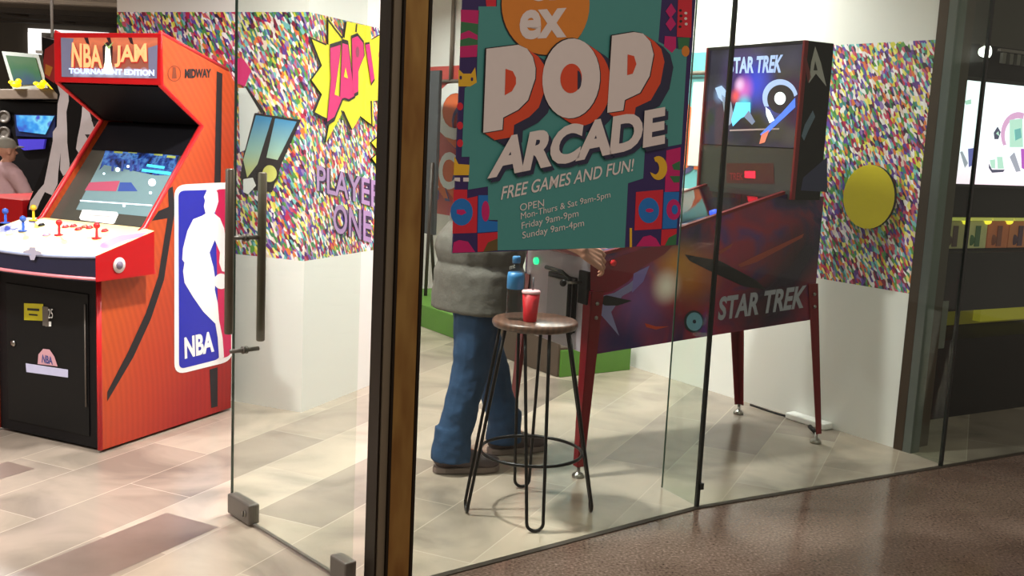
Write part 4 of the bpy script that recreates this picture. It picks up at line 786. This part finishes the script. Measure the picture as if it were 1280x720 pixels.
q = MB(); SPK = mat('speaker_panel_dark', (46, 46, 42), .4); q.box(PN, 1.076, 1.085, bd0+.012, bdL-.012, zt0, zt0+.23, SPK); spo = q.build('speaker_panel', bb)
q = MB(); A = lambda pts, m, off: q.art(pts, TO, PN.u, off, m); A([(908, 204), (967, 204), (968, 230), (908, 229)], mat('display_dark_red', (58, 12, 20), .3, emit=.12), .003); A([(931, 214), (944, 214), (944, 223), (931, 222)], mat('display_red', (255, 20, 50), .3, emit=1.6), .005); q.build('dot_display', spo)
q = MB(); q.text('TREK', [(912, 225), (929, 225), (929, 216), (912, 216)], TO, PN.u, .005, mat('display_dim', (110, 20, 30), .3, emit=.3), .02); q.build('display_text', spo)
# backbox side emblem (outer side plane)
SO = PN.p(0, bd0, 0); q = MB(); A = lambda pts, m, off: q.art(pts, SO, PN.v, off, m); SG = mat('emblem_silver', (176, 172, 168), .35)
A([(1019, 58), (1026, 78), (1033, 108), (1020, 92), (1011, 104), (1014, 78)], SG, .001); A([(1019, 76), (1022, 88), (1017, 88)], LINEK, .0018); A([(1004, 70), (1008, 72), (1014, 96), (1010, 104)], mat('emblem_red', (110, 24, 30), .4), .001); A([(1002, 170), (1006, 156), (1016, 138), (1019, 146), (1011, 162), (1005, 176)], mat('emblem_blue', (90, 110, 130), .4), .001)
A([(1001, 238), (1004, 222), (1034, 196), (1034, 240)], mat('side_indigo', (34, 38, 78), .4), .001)
q.build('side_emblem', bb)
for a0_, a1_ in ((bd0+.07, bd0+.10), (bdL-.10, bdL-.07)): q = MB(); q.box(PN, 1.09, 1.24, a0_, a1_, 1.17, 1.2, DRED); q.build('backbox_hinge', bb)
# legs
def leg(top, foot):
    q = MB(); t_ = Vector(top); f_ = Vector(foot); w = .034
    for su in ((PN.u, PN.v), ):
        for a_, b_ in ((PN.u, PN.v), (PN.v, PN.u)):
            P = [t_-a_*w+b_*0, t_+a_*w*.0, f_+Vector((0, 0, .05))+a_*0, f_+Vector((0, 0, .05))-a_*w*.8]
    return q
def legf(st, dt, sf, df, zt_, zb_, ss, sdn):
    q = MB(); t_ = PN.p(st, dt, zt_); m_ = PN.p(sf, df, .05)
    for ax in (PN.u*ss, PN.v*sdn):
        ot = (PN.v*sdn if ax == PN.u*ss else PN.u*ss)
        q.prism([t_, t_+ax*.062, m_+ax*.034, m_], ot*.004, DRED)
    lo = q.build('leg', pin)
    q = MB(); c = m_+PN.u*ss*.017+PN.v*sdn*.017; c.z = 0
    q.lathe(c, [(.027, 0), (.027, .01), (.02, .02), (.008, .024), (.008, .052)], CHROME, 16); q.build('leveler_foot', lo)
    for zz in (zt_-.05, zt_-.11):
        q = MB(); k_ = (zt_-zz)/(zt_-.05); c = t_.lerp(m_, k_)+PN.u*ss*.03; q.lathe(c+PN.v*(-.003 if sdn > 0 else .003), [(.009, 0), (.007, .006)], CHROME, 10, axis=PN.v*(-1 if sdn > 0 else 1)); q.build('bolt', lo)
legf(.022, d1-.006, -.012, -.012, .80, 0, 1, 1); legf(.022, d2+.006, -.012, .60, .80, 0, 1, -1)
legf(1.318, d1-.006, 1.425, .0, .80, 0, -1, 1); legf(1.318, d2+.006, 1.425, .60, .80, 0, -1, -1)
# power strip & cable by rear leg
q = MB(); c = fl(1004, 528); Q2 = Fr(c, -35); q.box(Q2, -.16, .10, -.04, .03, 0, .035, WHITE2); tag(q.build('power_strip', bev=.008), 'white power strip on the floor by the right wall, behind the pinball machine leg', 'power strip')
q = MB(); q.tube([fl(985, 521, .01), fl(968, 516, .01), fl(950, 510, .01), fl(938, 506, .012)], .006, BLK2, 8); tag(q.build('power_cable'), 'black cable along the floor at the foot of the right wall', 'cable')
q = MB(); q.tube([fl(1020, 541, .012), fl(1017, 538, .02), fl(1012, 533, .03)], .012, BLK2, 8); tag(q.build('power_plug'), 'black plug beside the white power strip', 'plug')
# ------------------------------------------------------------------ green plinth
GA = fl(700, 472); GRN = mat('green_plinth', (74, 120, 34), .5)
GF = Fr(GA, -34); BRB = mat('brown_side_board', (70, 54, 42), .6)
pth = thing('plinth', 'low green ended plinth along the lettered right wall, seen under the pinball machine', 'plinth', GF.p(1, -.3, 0))
q = MB(); q.box(GF, 0, 2.45, -.55, 0, 0, .165, GRN); q.build('plinth_body', pth, bev=.004)
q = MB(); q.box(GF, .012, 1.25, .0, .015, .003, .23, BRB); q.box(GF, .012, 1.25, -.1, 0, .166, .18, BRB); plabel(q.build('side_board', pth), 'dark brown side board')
# chalkboard easel at the far end
es_ = W.sz(545, 200, .30)[0]; EF = Fr(W.p(es_+.11, .30, 0), W.az+180); EZ = .166
ez = thing('easel_board', 'dark chalkboard on an easel at the rear, just right of the brass post', 'chalkboard', EF.p(-.2, 0, 0))
q = MB(); q.box(EF, -.45, .11, .0, .03, .64, 1.90, mat('chalkboard', (54, 56, 60), .7, var=.3, nscale=12)); bo = q.build('board', ez, bev=.006)
q = MB(); CH = mat('chalk', (130, 130, 125), .8)
for i in range(7):
    z_ = 1.45-.11*i; q.tube([EF.p(-.30+.04*math.sin(i*2.1)+.05*j, -.003, z_+.02*math.sin(j*2+i)) for j in range(6)], .003, CH, 5)
q.build('chalk_writing', bo)
WOOD = mat('dark_wood', (46, 34, 26), .5)
for s_ in (-.42, .08):
    q = MB(); q.tube([EF.p(s_, -.015, 1.2), EF.p(s_+(.03 if s_ > 0 else -.05), -.05, EZ)], .014, WOOD, 8); q.build('leg', ez)
q = MB(); q.tube([EF.p(-.17, .03, 1.6), EF.p(-.17, .20, EZ)], .014, WOOD, 8); q.build('leg', ez)
# ------------------------------------------------------------------ stool, bottle, cup
SC = Vector((.112, 3.835, 0)); stl = thing('bar_stool', 'round wooden top stool with black hairpin legs and foot ring, inside the glass', 'stool', SC)
m, N, L, b = new('stool_wood'); g = N.new('ShaderNodeNewGeometry'); wv = N.new('ShaderNodeTexWave'); wv.inputs['Scale'].default_value = 14; wv.inputs['Distortion'].default_value = 4; L.new(g.outputs['Position'], wv.inputs['Vector']); r = ramp(N, [(0, (80, 54, 44)), (1, (100, 70, 56))]); L.new(wv.outputs['Fac'], r.inputs[0]); L.new(r.outputs[0], b.inputs['Base Color']); b.inputs['Roughness'].default_value = .35
ST = SC+Vector((-.018, .02, 0))
q = MB(); q.lathe(ST, [(.14, .712), (.158, .718), (.163, .728), (.163, .738), (.157, .745), (0.001, .746)], m, 48); q.build('seat', stl)
IR = mat('black_iron', (18, 16, 18), .35, .5)
ft = [fl(668, 666), fl(738, 640), fl(652, 610), fl(583, 640)]
for i, fp in enumerate(ft):
    dirv = (fp-SC).normalized(); per = Vector((-dirv.y, dirv.x, 0)); tp_ = ST+dirv*.125; w = .045
    if i in (1, 3): w = .045
    pts = [tp_+per*w+Vector((0, 0, .712))]
    for k in range(1, 7): pts.append((tp_+per*w+Vector((0, 0, .712))).lerp(fp+per*.030+Vector((0, 0, .035)), k/6))
    for k in range(1, 9):
        a_ = math.pi*k/9; pts.append(fp+per*.030*math.cos(a_)+Vector((0, 0, .035-.028*math.sin(a_))))
    for k in range(7): pts.append((fp-per*.030+Vector((0, 0, .035))).lerp(tp_-per*w+Vector((0, 0, .712)), k/6))
    q = MB(); q.tube(pts, .0065, IR, 8); q.build('leg', stl)
q = MB(); q.tube([SC+Vector((-.008+.195*math.cos(t), .008+.195*math.sin(t), .235)) for t in [2*math.pi*i/40 for i in range(40)]], .0065, IR, 8, closed=True); q.build('foot_ring', stl)
bp_ = Vector((-.018+ST.x*0, 0, 0)); bpos = hit(641, 395, SC, Vector((0, 1, 0))); BP = Vector((bpos.x+.004, 3.835, .746))
CLR = glass('clear_plastic', (.82, .86, .88, 1)); BLB = mat('label_blue', (50, 120, 175), .4)
bt_ = thing('water_bottle', 'clear plastic water bottle with blue cap and label, on the stool', 'bottle', BP)
q = MB(); q.lathe(BP, [(.026, 0), (.031, .004), (.031, .03), (.029, .04), (.031, .05), (.031, .125), (.03, .15), (.024, .175), (.014, .198), (.013, .212)], CLR, 24); q.build('bottle_body', bt_)
q = MB(); q.lathe(BP+Vector((0, 0, .212)), [(.0155, 0), (.0155, .022), (.013, .026)], BLB, 20); q.build('cap', bt_)
q = MB(); q.lathe(BP+Vector((0, 0, .115)), [(.0315, 0), (.032, .001), (.032, .045), (.029, .062)], BLB, 24); q.text('mt', [(637, 337), (644, 335), (644, 330), (637, 332)], BP+Vector((0, -.034, 0)), Vector((0, 1, 0)), .001, WHITE2, .02); plabel(q.build('bottle_label', bt_), 'blue label')
CP = hit(662, 389, SC, Vector((0, 1, 0))); CP = Vector((CP.x+.002, 3.80, .746))
ct = thing('paper_cup', 'red paper cup with pale lid and straw on the stool, right of the bottle', 'cup', CP)
q = MB(); CUP = mat('cup_red', (186, 20, 34), .45, var=.12, nscale=60); q.lathe(CP, [(.024, 0), (.025, .003), (.033, .108)], CUP, 28); q.build('cup_body', ct)
q = MB(); q.lathe(CP+Vector((0, 0, .106)), [(.0345, 0), (.0355, .003), (.0345, .008), (.031, .012), (.001, .012)], mat('lid_pink', (222, 170, 175), .4), 28); q.build('lid', ct)
q = MB(); q.tube([CP+Vector((.006, 0, .115)), CP+Vector((.006, .004, .165))], .003, mat('straw_grey', (90, 85, 90), .4), 8); q.build('straw', ct)
# ------------------------------------------------------------------ people
SKIN = mat('skin', (196, 142, 118), .5, var=.08, nscale=12); HAIR = mat('hair_brown', (46, 32, 24), .6, var=.3, nscale=80, bump=.6)
def fuse(mb, name, parent, vox, smooth=6, disp=0, dscale=.12):
    o = mb.build(name, parent)
    r = o.modifiers.new('r', 'REMESH'); r.mode = 'VOXEL'; r.voxel_size = vox; r.use_smooth_shade = True
    s = o.modifiers.new('s', 'SMOOTH'); s.iterations = smooth; s.factor = .5
    if disp:
        t = bpy.data.textures.get('folds') or bpy.data.textures.new('folds', 'CLOUDS'); t.noise_scale = dscale; t.noise_depth = 2
        d = o.modifiers.new('d', 'DISPLACE'); d.texture = t; d.strength = disp; d.texture_coords = 'LOCAL'
    return o
def head(q, c, fw, up, s=1.0, m=SKIN):
    """head centre c, facing fw"""
    fw = Vector(fw).normalized(); up = (Vector(up)-fw*Vector(up).dot(fw)).normalized(); sd = up.cross(fw); M = Matrix((fw, sd, up)).transposed(); P = lambda a, b_, z: c+(fw*a+sd*b_+up*z)*s
    q.ell(P(-.012, 0, .025), (.093*s, .075*s, .088*s), m, M); q.ell(P(.022, 0, -.045), (.062*s, .055*s, .068*s), m, M); q.ell(P(.06, 0, -.085), (.022*s, .024*s, .018*s), m, M)
    q.cap(P(.078, 0, .005), P(.098, 0, -.028), .010*s, .014*s, m); q.ell(P(.077, 0, -.058), (.012*s, .024*s, .007*s), m, M)
    for k in (-1, 1):
        q.ell(P(-.005, k*.076, -.015), (.018*s, .008*s, .03*s), m, M); q.ell(P(.075, k*.03, .022), (.012*s, .022*s, .008*s), m, M)
    return P, M
def face(P, M, c, parent, s=1.0):
    for k in (-1, 1): q = MB(); q.ell(P(.076, k*.031, .004), (.009*s, .013*s, .007*s), mat('eye_dark', (40, 30, 26), .3), M); q.build('eye', parent)
def hand(q, w, dirv, down, out, m=SKIN, curl=1.0, s=1.0, thumb=1):
    """wrist w, dirv fingers' direction, down = palm-facing, out = side toward the thumb"""
    d = Vector(dirv).normalized(); n = Vector(down).normalized(); n = (n-d*n.dot(d)).normalized(); o = Vector(out).normalized(); o = (o-d*o.dot(d)-n*o.dot(n)).normalized()
    for k in (-.033, -.0115, .0115, .033): q.cap(w+d*.01+o*k*.6*s, w+d*.088*s+o*k*s, .014*s, .0115*s, m)
    for k, ln in ((.034, .072), (.0118, .082), (-.0112, .076), (-.033, .060)):
        b0 = w+d*.09*s+o*k*s; a1 = (d*.85+n*.5*curl+o*k*5).normalized(); b1 = b0+a1*ln*.46*s; a2 = (d*.35+n*.95*curl).normalized(); b2 = b1+a2*ln*.30*s; a3 = (n*1.0*curl-d*.05).normalized(); b3 = b2+a3*ln*.24*s
        q.cap(b0, b1, .0088*s, .0080*s, m, 10); q.cap(b1, b2, .0080*s, .0074*s, m, 10); q.cap(b2, b3, .0074*s, .0064*s, m, 10)
    t0 = w+d*.03*s+o*.028*s; t1 = t0+(o*.6+d*.7+n*.25).normalized()*.042*s; t2 = t1+(d*.8+o*.1+n*.5).normalized()*.032*s
    q.cap(t0, t1, .0125*s, .0105*s, m, 10); q.cap(t1, t2, .0105*s, .0085*s, m, 10)
PF = Fr((-.17, 4.36), 62)       # faces the pinball machine
man = thing('person', 'person in grey shirt and blue jeans playing the pinball machine, head behind the poster', 'person', PF.p(0, 0, 0))
# key joints (s forward, d left, z)
hipR, hipL = PF.p(-.02, -.078, .88), PF.p(0, .078, .88)
rheel = fl(553, 583); rfoot = Vector((rheel.x, rheel.y, .09)); ankR = PF.p(-.10, -.075, .10); ankL = PF.p(.235, .09, .10)
kneeR = PF.p(-.03, -.10, .48); kneeL = PF.p(.13, .10, .48)
chest = PF.p(.12, 0, 1.24); neck0 = PF.p(.20, 0, 1.42); hc = PF.p(.30, 0, 1.565)
shR, shL = PF.p(.15, -.19, 1.35), PF.p(.15, .19, 1.35)
hRw = PN.p(-.085, -.062, .985); hLw = PN.p(.0, d2+.05, .985)
elR = PF.p(.17, -.27, 1.07); elL = PF.p(.19, .30, 1.08)
q = MB()
q.ell(PF.p(.01, 0, .95), (.13, .16, .15), SKIN, Matrix((PF.u, PF.v, Vector((0, 0, 1)))).transposed()); q.cap(PF.p(.02, 0, 1.0), chest, .13, .14, SKIN)
for s_, e_, w_, h_, k_, a_ in ((shR, elR, hRw, hipR, kneeR, ankR), (shL, elL, hLw, hipL, kneeL, ankL)):
    q.cap(chest+Vector((0, 0, .06)), s_, .09, .06, SKIN); q.cap(s_, e_, .052, .042, SKIN); q.cap(e_, w_, .040, .026, SKIN); q.cap(h_, k_, .085, .055, SKIN); q.cap(k_, a_, .052, .036, SKIN)
    q.cap(a_, a_+PF.u*.12-Vector((0, 0, .05)), .036, .03, SKIN)
q.cap(chest+Vector((0, 0, .1)), neck0, .07, .055, SKIN); q.cap(neck0, hc-Vector((0, 0, .07)), .052, .05, SKIN)
lookd = PF.u*.85+Vector((0, 0, -.45)); P_, M_ = head(q, hc, lookd, (0, 0, 1))
hand(q, hRw, PN.u*.85-Vector((0, 0, .38)), PN.v*.75-Vector((0, 0, .5)), Vector((0, 0, 1)), s=1.1, curl=.7)
hand(q, hLw, PN.u*.8-Vector((0, 0, .3)), Vector((0, 0, -1))-PN.v*.3, -PN.v)
fuse(q, 'body', man, .0048, 3)
face(P_, M_, hc, man)
q = MB(); q.ell(P_(-.022, 0, .045), (.098, .081, .082), HAIR, M_); q.ell(P_(-.055, 0, -.01), (.058, .072, .07), HAIR, M_); fuse(q, 'hair', man, .008, 3)
SHIRT = mat('shirt_grey', (92, 88, 82), .8, var=.12, nscale=90, bump=.15)
q = MB(); MM = Matrix((PF.u, PF.v, Vector((0, 0, 1)))).transposed()
q.ell(PF.p(.03, 0, .84), (.19, .215, .13), SHIRT, MM); q.ell(PF.p(.035, 0, .95), (.195, .215, .15), SHIRT, MM); q.ell(PF.p(.07, 0, 1.08), (.17, .195, .17), SHIRT, MM); q.ell(PF.p(.11, 0, 1.24), (.145, .20, .16), SHIRT, MM)
for s_, e_ in ((shR, elR), (shL, elL)):
    q.cap(chest+Vector((0, 0, .07)), s_, .10, .075, SHIRT); q.cap(s_, s_.lerp(e_, .72), .075, .066, SHIRT)
q.cap(chest+Vector((0, 0, .08)), neck0-Vector((0, 0, .05)), .10, .066, SHIRT)
cs_ = [[PF.p(.03+r_*.94*math.cos(2*math.pi*j/28), r_*1.08*math.sin(2*math.pi*j/28), z_) for j in range(28)] for z_, r_ in ((.69, .208), (.76, .204), (.86, .200))]
q.add([v_ for c_ in cs_ for v_ in c_], [(i*28+j, i*28+(j+1) % 28, (i+1)*28+(j+1) % 28, (i+1)*28+j) for i in range(2) for j in range(28)]+[tuple(range(28))[::-1], tuple(56+j for j in range(28))], SHIRT, True)
fuse(q, 'shirt', man, .009, 6, .016, .05)
JEAN = mat('denim_blue', (44, 68, 98), .85, var=.3, nscale=14, bump=.6, spec=.2)
q = MB(); q.ell(PF.p(-.0, 0, .82), (.135, .15, .10), JEAN, MM)
for h_, k_, a_ in ((hipR, kneeR, ankR), (hipL, kneeL, ankL)):
    q.cap(h_-PF.u*.005-Vector((0, 0, .05)), k_, .100, .080, JEAN); q.cap(k_, a_+Vector((0, 0, .04)), .080, .074, JEAN); q.tube([a_+Vector((0, 0, .10)), a_-Vector((0, 0, .045))], [.076, .084], JEAN, 20)
fuse(q, 'jeans', man, .008, 4, .022, .05)
SHOE = mat('shoe_brown_grey', (72, 58, 60), .6, var=.15); SOLE = mat('shoe_sole', (112, 96, 90), .6)
for a_, az_ in ((ankR, 76), (ankL, 66)):
    sf = Fr(a_, az_); q = MB(); M2 = Matrix((sf.u, sf.v, Vector((0, 0, 1)))).transposed()
    q.ell(sf.p(-.02, 0, .065), (.062, .045, .05), SHOE, M2); q.ell(sf.p(.06, 0, .055), (.09, .047, .042), SHOE, M2); q.ell(sf.p(.145, 0, .042), (.07, .05, .034), SHOE, M2); q.cap(sf.p(-.03, 0, .08), sf.p(.02, 0, .10), .042, .04, SHOE)
    so = fuse(q, 'shoe', man, .006, 4)
    q = MB(); q.prism([sf.p(a, b_, .002) for a, b_ in ((-.078, .0), (-.068, .032), (-.03, .043), (.06, .044), (.13, .054), (.19, .04), (.215, .0), (.19, -.036), (.13, -.05), (.06, -.042), (-.03, -.041), (-.068, -.03))], (0, 0, .026), SOLE); q.build('sole', so, bev=.005)
# distant seated person
Yp = 9.6
hp = at(2, 186, Yp); SPF = Fr((hp.x, Yp), 40)
p2 = thing('person', 'distant seated person in a pale pink shirt and grey cap at the far left edge', 'person', Vector((hp.x, Yp, 0)))
PKS = mat('shirt_pale_pink', (196, 160, 164), .8, bump=.1); CAPM = mat('cap_grey', (150, 146, 136), .8); zH = hp.z
q = MB(); sh2 = zH-.20
c0 = SPF.p(0, 0, .62); cs = SPF.p(.03, 0, sh2-.06)
q.cap(c0, cs, .13, .12, SKIN); q.cap(cs, SPF.p(.03, 0, sh2+.06), .07, .05, SKIN)
P2_, M2_ = head(q, SPF.p(.04, 0, zH-.01), SPF.u, (0, 0, 1))
for k in (-1, 1):
    s_ = SPF.p(.03, k*.18, sh2-.03); e_ = SPF.p(.16, k*.25, sh2-.28); w_ = SPF.p(.42, k*.15, sh2-.22); q.cap(cs+Vector((0, 0, .04)), s_, .08, .055, SKIN); q.cap(s_, e_, .048, .04, SKIN); q.cap(e_, w_, .038, .027, SKIN); hand(q, w_, SPF.u, (0, 0, -1), -SPF.v*k)
    h_ = SPF.p(.02, k*.09, .58); kn = SPF.p(.44, k*.12, .56); an = SPF.p(.46, k*.12, .09); q.cap(h_, kn, .08, .055, SKIN); q.cap(kn, an, .05, .035, SKIN)
fuse(q, 'body', p2, .010, 3); face(P2_, M2_, None, p2)
q = MB(); q.cap(c0+Vector((0, 0, .0)), cs, .165, .15, PKS)
for k in (-1, 1):
    s_ = SPF.p(.03, k*.18, sh2-.03); e_ = SPF.p(.16, k*.25, sh2-.28); q.cap(cs+Vector((0, 0, .03)), s_, .095, .075, PKS); q.cap(s_, s_.lerp(e_, .6), .073, .062, PKS)
fuse(q, 'shirt', p2, .012, 4, .02)
q = MB(); q.ell(P2_(-.01, 0, .05), (.103, .085, .07), CAPM, M2_); q.ell(P2_(.11, 0, .03), (.06, .06, .01), CAPM, M2_); fuse(q, 'cap', p2, .008, 2)
q = MB()
for k in (-1, 1): h_ = SPF.p(.02, k*.09, .58); kn = SPF.p(.44, k*.12, .56); an = SPF.p(.46, k*.12, .12); q.cap(h_, kn, .10, .075, BLACK); q.cap(kn, an, .072, .06, BLACK); 
fuse(q, 'trousers', p2, .012, 3)
for k in (-1, 1):
    q = MB(); q.ell(SPF.p(.52, k*.12, .045), (.12, .045, .044), SHOE, Matrix((SPF.u, SPF.v, Vector((0, 0, 1)))).transposed()); q.build('shoe', p2)
t = thing('game_seat', 'dark round stool under the distant person in pink at the far left', 'stool', Vector((hp.x, Yp, 0)))
q = MB(); q.lathe(SPF.p(0, 0, 0), [(.2, 0), (.2, .02), (.03, .04), (.03, .40)], DGREY, 24); q.build('base', t)
q = MB(); q.lathe(SPF.p(0, 0, .40), [(.17, 0), (.19, .02), (.19, .06), (.17, .08), (.001, .082)], BLACK, 24); q.build('seat', t)
# ------------------------------------------------------------------ right-hand dark bay
DK = mat('dark_bay_panel', (12, 12, 14), .6, spec=.15)
def tz(px, py, off=0): return TV.sz(px, py, off)
bay = thing('media_unit', 'dark wall-high media unit behind the right-hand glass', 'media unit', TV.p(.5, .3, 0))
q = MB()
q.box(TV, -.30, 2.4, .0, .5, 0, .44, DK); q.box(TV, -.30, 2.4, .32, .5, .44, .60, DK); q.box(TV, -.30, 2.4, 0, .5, .60, .92, DK); q.box(TV, -.30, 2.4, .1, .5, .92, 1.12, DK); q.box(TV, -.30, 2.4, 0, .5, 1.12, 2.02, DK); q.build('cabinet_body', bay)
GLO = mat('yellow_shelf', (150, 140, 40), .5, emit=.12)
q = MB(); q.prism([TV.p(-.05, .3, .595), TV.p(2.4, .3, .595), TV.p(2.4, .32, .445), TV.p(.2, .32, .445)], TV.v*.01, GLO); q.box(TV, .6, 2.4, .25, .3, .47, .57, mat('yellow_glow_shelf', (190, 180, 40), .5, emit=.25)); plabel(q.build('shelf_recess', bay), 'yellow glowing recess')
q = MB(); q.box(TV, -.12, -.04, -.006, 0, .40, .66, mat('grey_paper', (110, 112, 106), .5)); q.build('side_label', bay)
# row of lit picture panels
cols_ = [((150, 150, 60), (60, 60, 30)), ((170, 160, 110), (70, 44, 40)), ((190, 190, 130), (50, 90, 50)), ((200, 110, 60), (120, 60, 40)), ((200, 120, 70), (70, 40, 60)), ((170, 160, 90), (60, 80, 40)), ((190, 170, 120), (90, 50, 40))]
YL2 = mat('yellow_uplight', (240, 224, 60), .4, emit=1.1)
for i in range(9):
    c1_, c2_ = cols_[i % 7]; s0 = -.235+i*.19; lab = ['leftmost small yellow lit picture panel, beside the metal jamb', 'second lit picture panel from the jamb, dark red patch', 'third lit picture panel from the jamb, green patch', 'fourth lit picture panel, orange, right of the green one', 'rightmost visible orange lit picture panel at the frame edge'][min(i, 4)]
    if i > 4: break
    t = thing('picture_panel', lab, 'picture', TV.p(s0+.09, .08, .935), 'row of lit picture panels under the television')
    q = MB(); q.box(TV, s0, s0+.18, .075, .095, .935, 1.085, mat('panel_a%d' % i, c1_, .5, emit=.06, var=.3, nscale=14)); q.build('panel', t)
    q = MB(); q.box(TV, s0+.08, s0+.12, .07, .0745, .945, 1.06, mat('panel_b%d' % i, c2_, .5, emit=.1, var=.3)); q.ell(TV.p(s0+.05, .073, .98), (.02, .004, .03), mat('panel_b%d' % i, c2_, .5)); q.build('figure_patch', t)
    q = MB(); q.box(TV, s0, s0+.18, .05, .09, 1.09, 1.105, mat('yellow_tube', (200, 196, 90), .4, emit=.5)); q.ell(TV.p(s0+.17, .07, 1.085), (.022, .02, .018), YL2); q.build('uplight', t)
# television
tv = thing('television', 'large wall television with a bright white picture behind the right-hand glass', 'television', TV.p(.5, 0, 1.3))
q = MB(); s0 = -.168; s1 = .86; q.box(TV, s0-.02, s1+.02, -.05, -.002, 1.275, 1.845, BLK2); q.build('tv_case', tv, bev=.004)
m, N, L, b = new('tv_picture'); g = N.new('ShaderNodeNewGeometry'); s_ = dotn(N, L, g.outputs['Position'], (0, 0, 1/.53), -1.293/.53); r = ramp(N, [(0, (236, 206, 222)), (.2, (236, 222, 236)), (.4, (232, 240, 250)), (1, (236, 246, 250))]); L.new(s_, r.inputs[0]); L.new(r.outputs[0], b.inputs['Emission Color']); b.inputs['Emission Strength'].default_value = 1.75; b.inputs['Base Color'].default_value = (.02, .02, .02, 1); b.inputs['Roughness'].default_value = .2
q = MB(); q.box(TV, s0, s1, -.055, -.05, 1.293, 1.825, m); scn = q.build('screen', tv)
TO2 = TV.p(0, -.055, 0); q = MB(); A = lambda pts, m, off: q.art(pts, TO2, TV.v, off, m)
V1 = mat('tv_violet', (110, 110, 190), .3, emit=.8); V2 = mat('tv_teal', (120, 190, 190), .3, emit=.8); V3 = mat('tv_pink', (225, 170, 215), .3, emit=.9); V4 = mat('tv_slate', (90, 90, 120), .3, emit=.6); V5 = mat('tv_magenta', (190, 90, 200), .3, emit=.9); V6 = mat('tv_mint', (190, 230, 215), .3, emit=.9); V7 = mat('tv_grey', (170, 170, 190), .3, emit=.9)
A([(1210, 186), (1218, 185), (1217, 206), (1211, 209)], V1, .003); A([(1200, 190), (1203, 189), (1210, 204), (1206, 210)], V7, .003); A([(1242, 166), (1247, 158), (1251, 165), (1248, 174), (1243, 174)], V4, .003); A([(1245, 167), (1248, 164), (1249, 170)], V6, .004)
A([(1236, 204), (1240, 212), (1256, 212), (1254, 215), (1240, 216), (1236, 210)], V4, .003); A([(1237, 200), (1244, 199), (1244, 211), (1239, 210)], V6, .004); A([(1246, 196), (1253, 196), (1255, 211), (1247, 211)], V6, .004)
A(ring(1273, 168, 22, 28, 24, 150, 290)+ring(1273, 170, 17, 22, 24, 290, 150), V3, .0025); A([(1262, 150), (1278, 148), (1279, 184), (1262, 184)], V6, .003); A([(1268, 162), (1276, 160), (1277, 172), (1269, 176)], V2, .004); A([(1262, 196), (1268, 190), (1276, 214), (1270, 215)], V7, .003); A([(1276, 186), (1284, 186), (1284, 214), (1277, 210)], V5, .004)
A([(1206, 126), (1214, 124), (1214, 130), (1207, 131)], V6, .003)
q.build('picture', scn)
q = MB(); q.lathe(hit(1226, 65, TV.p(0, -.02, 0), TV.v), [(.02, 0), (.032, .03), (.034, .04)], LENS, 16, axis=-TV.v); q.tube([hit(1226, 65, TV.p(0, -.02, 0), TV.v), TV.p(.0, -.01, 2.03)], .01, DGREY); tag(q.build('spotlight'), 'small bright spotlight above the television behind the right glass', 'spotlight')
q = MB(); 
q.box(TV, .08, 1.6, -.06, -.04, 1.99, 2.005, DGREY)
for i in range(12): q.box(TV, .1+i*.06, .13+i*.06, -.062, -.045, 1.93, 1.985, mat('rack_grey', (90, 88, 80), .5))
tag(q.build('rail_rack'), 'dark rail with small grey tags above the television', 'rack')
mb = MB(); SW = Fr(TV.p(-.30, .5, 0), 60); mb.box(TV, -.35, 3.0, .5, .6, 0, CEIL, mat('bay_wall', (80, 78, 68), .7)); struct(mb.build('wall_bay'))
# ------------------------------------------------------------------ view
sc.view_settings.view_transform = 'Standard'; sc.view_settings.look = 'None'; sc.view_settings.gamma = 1; sc.view_settings.use_curve_mapping = False; sc.view_settings.exposure = 0.16
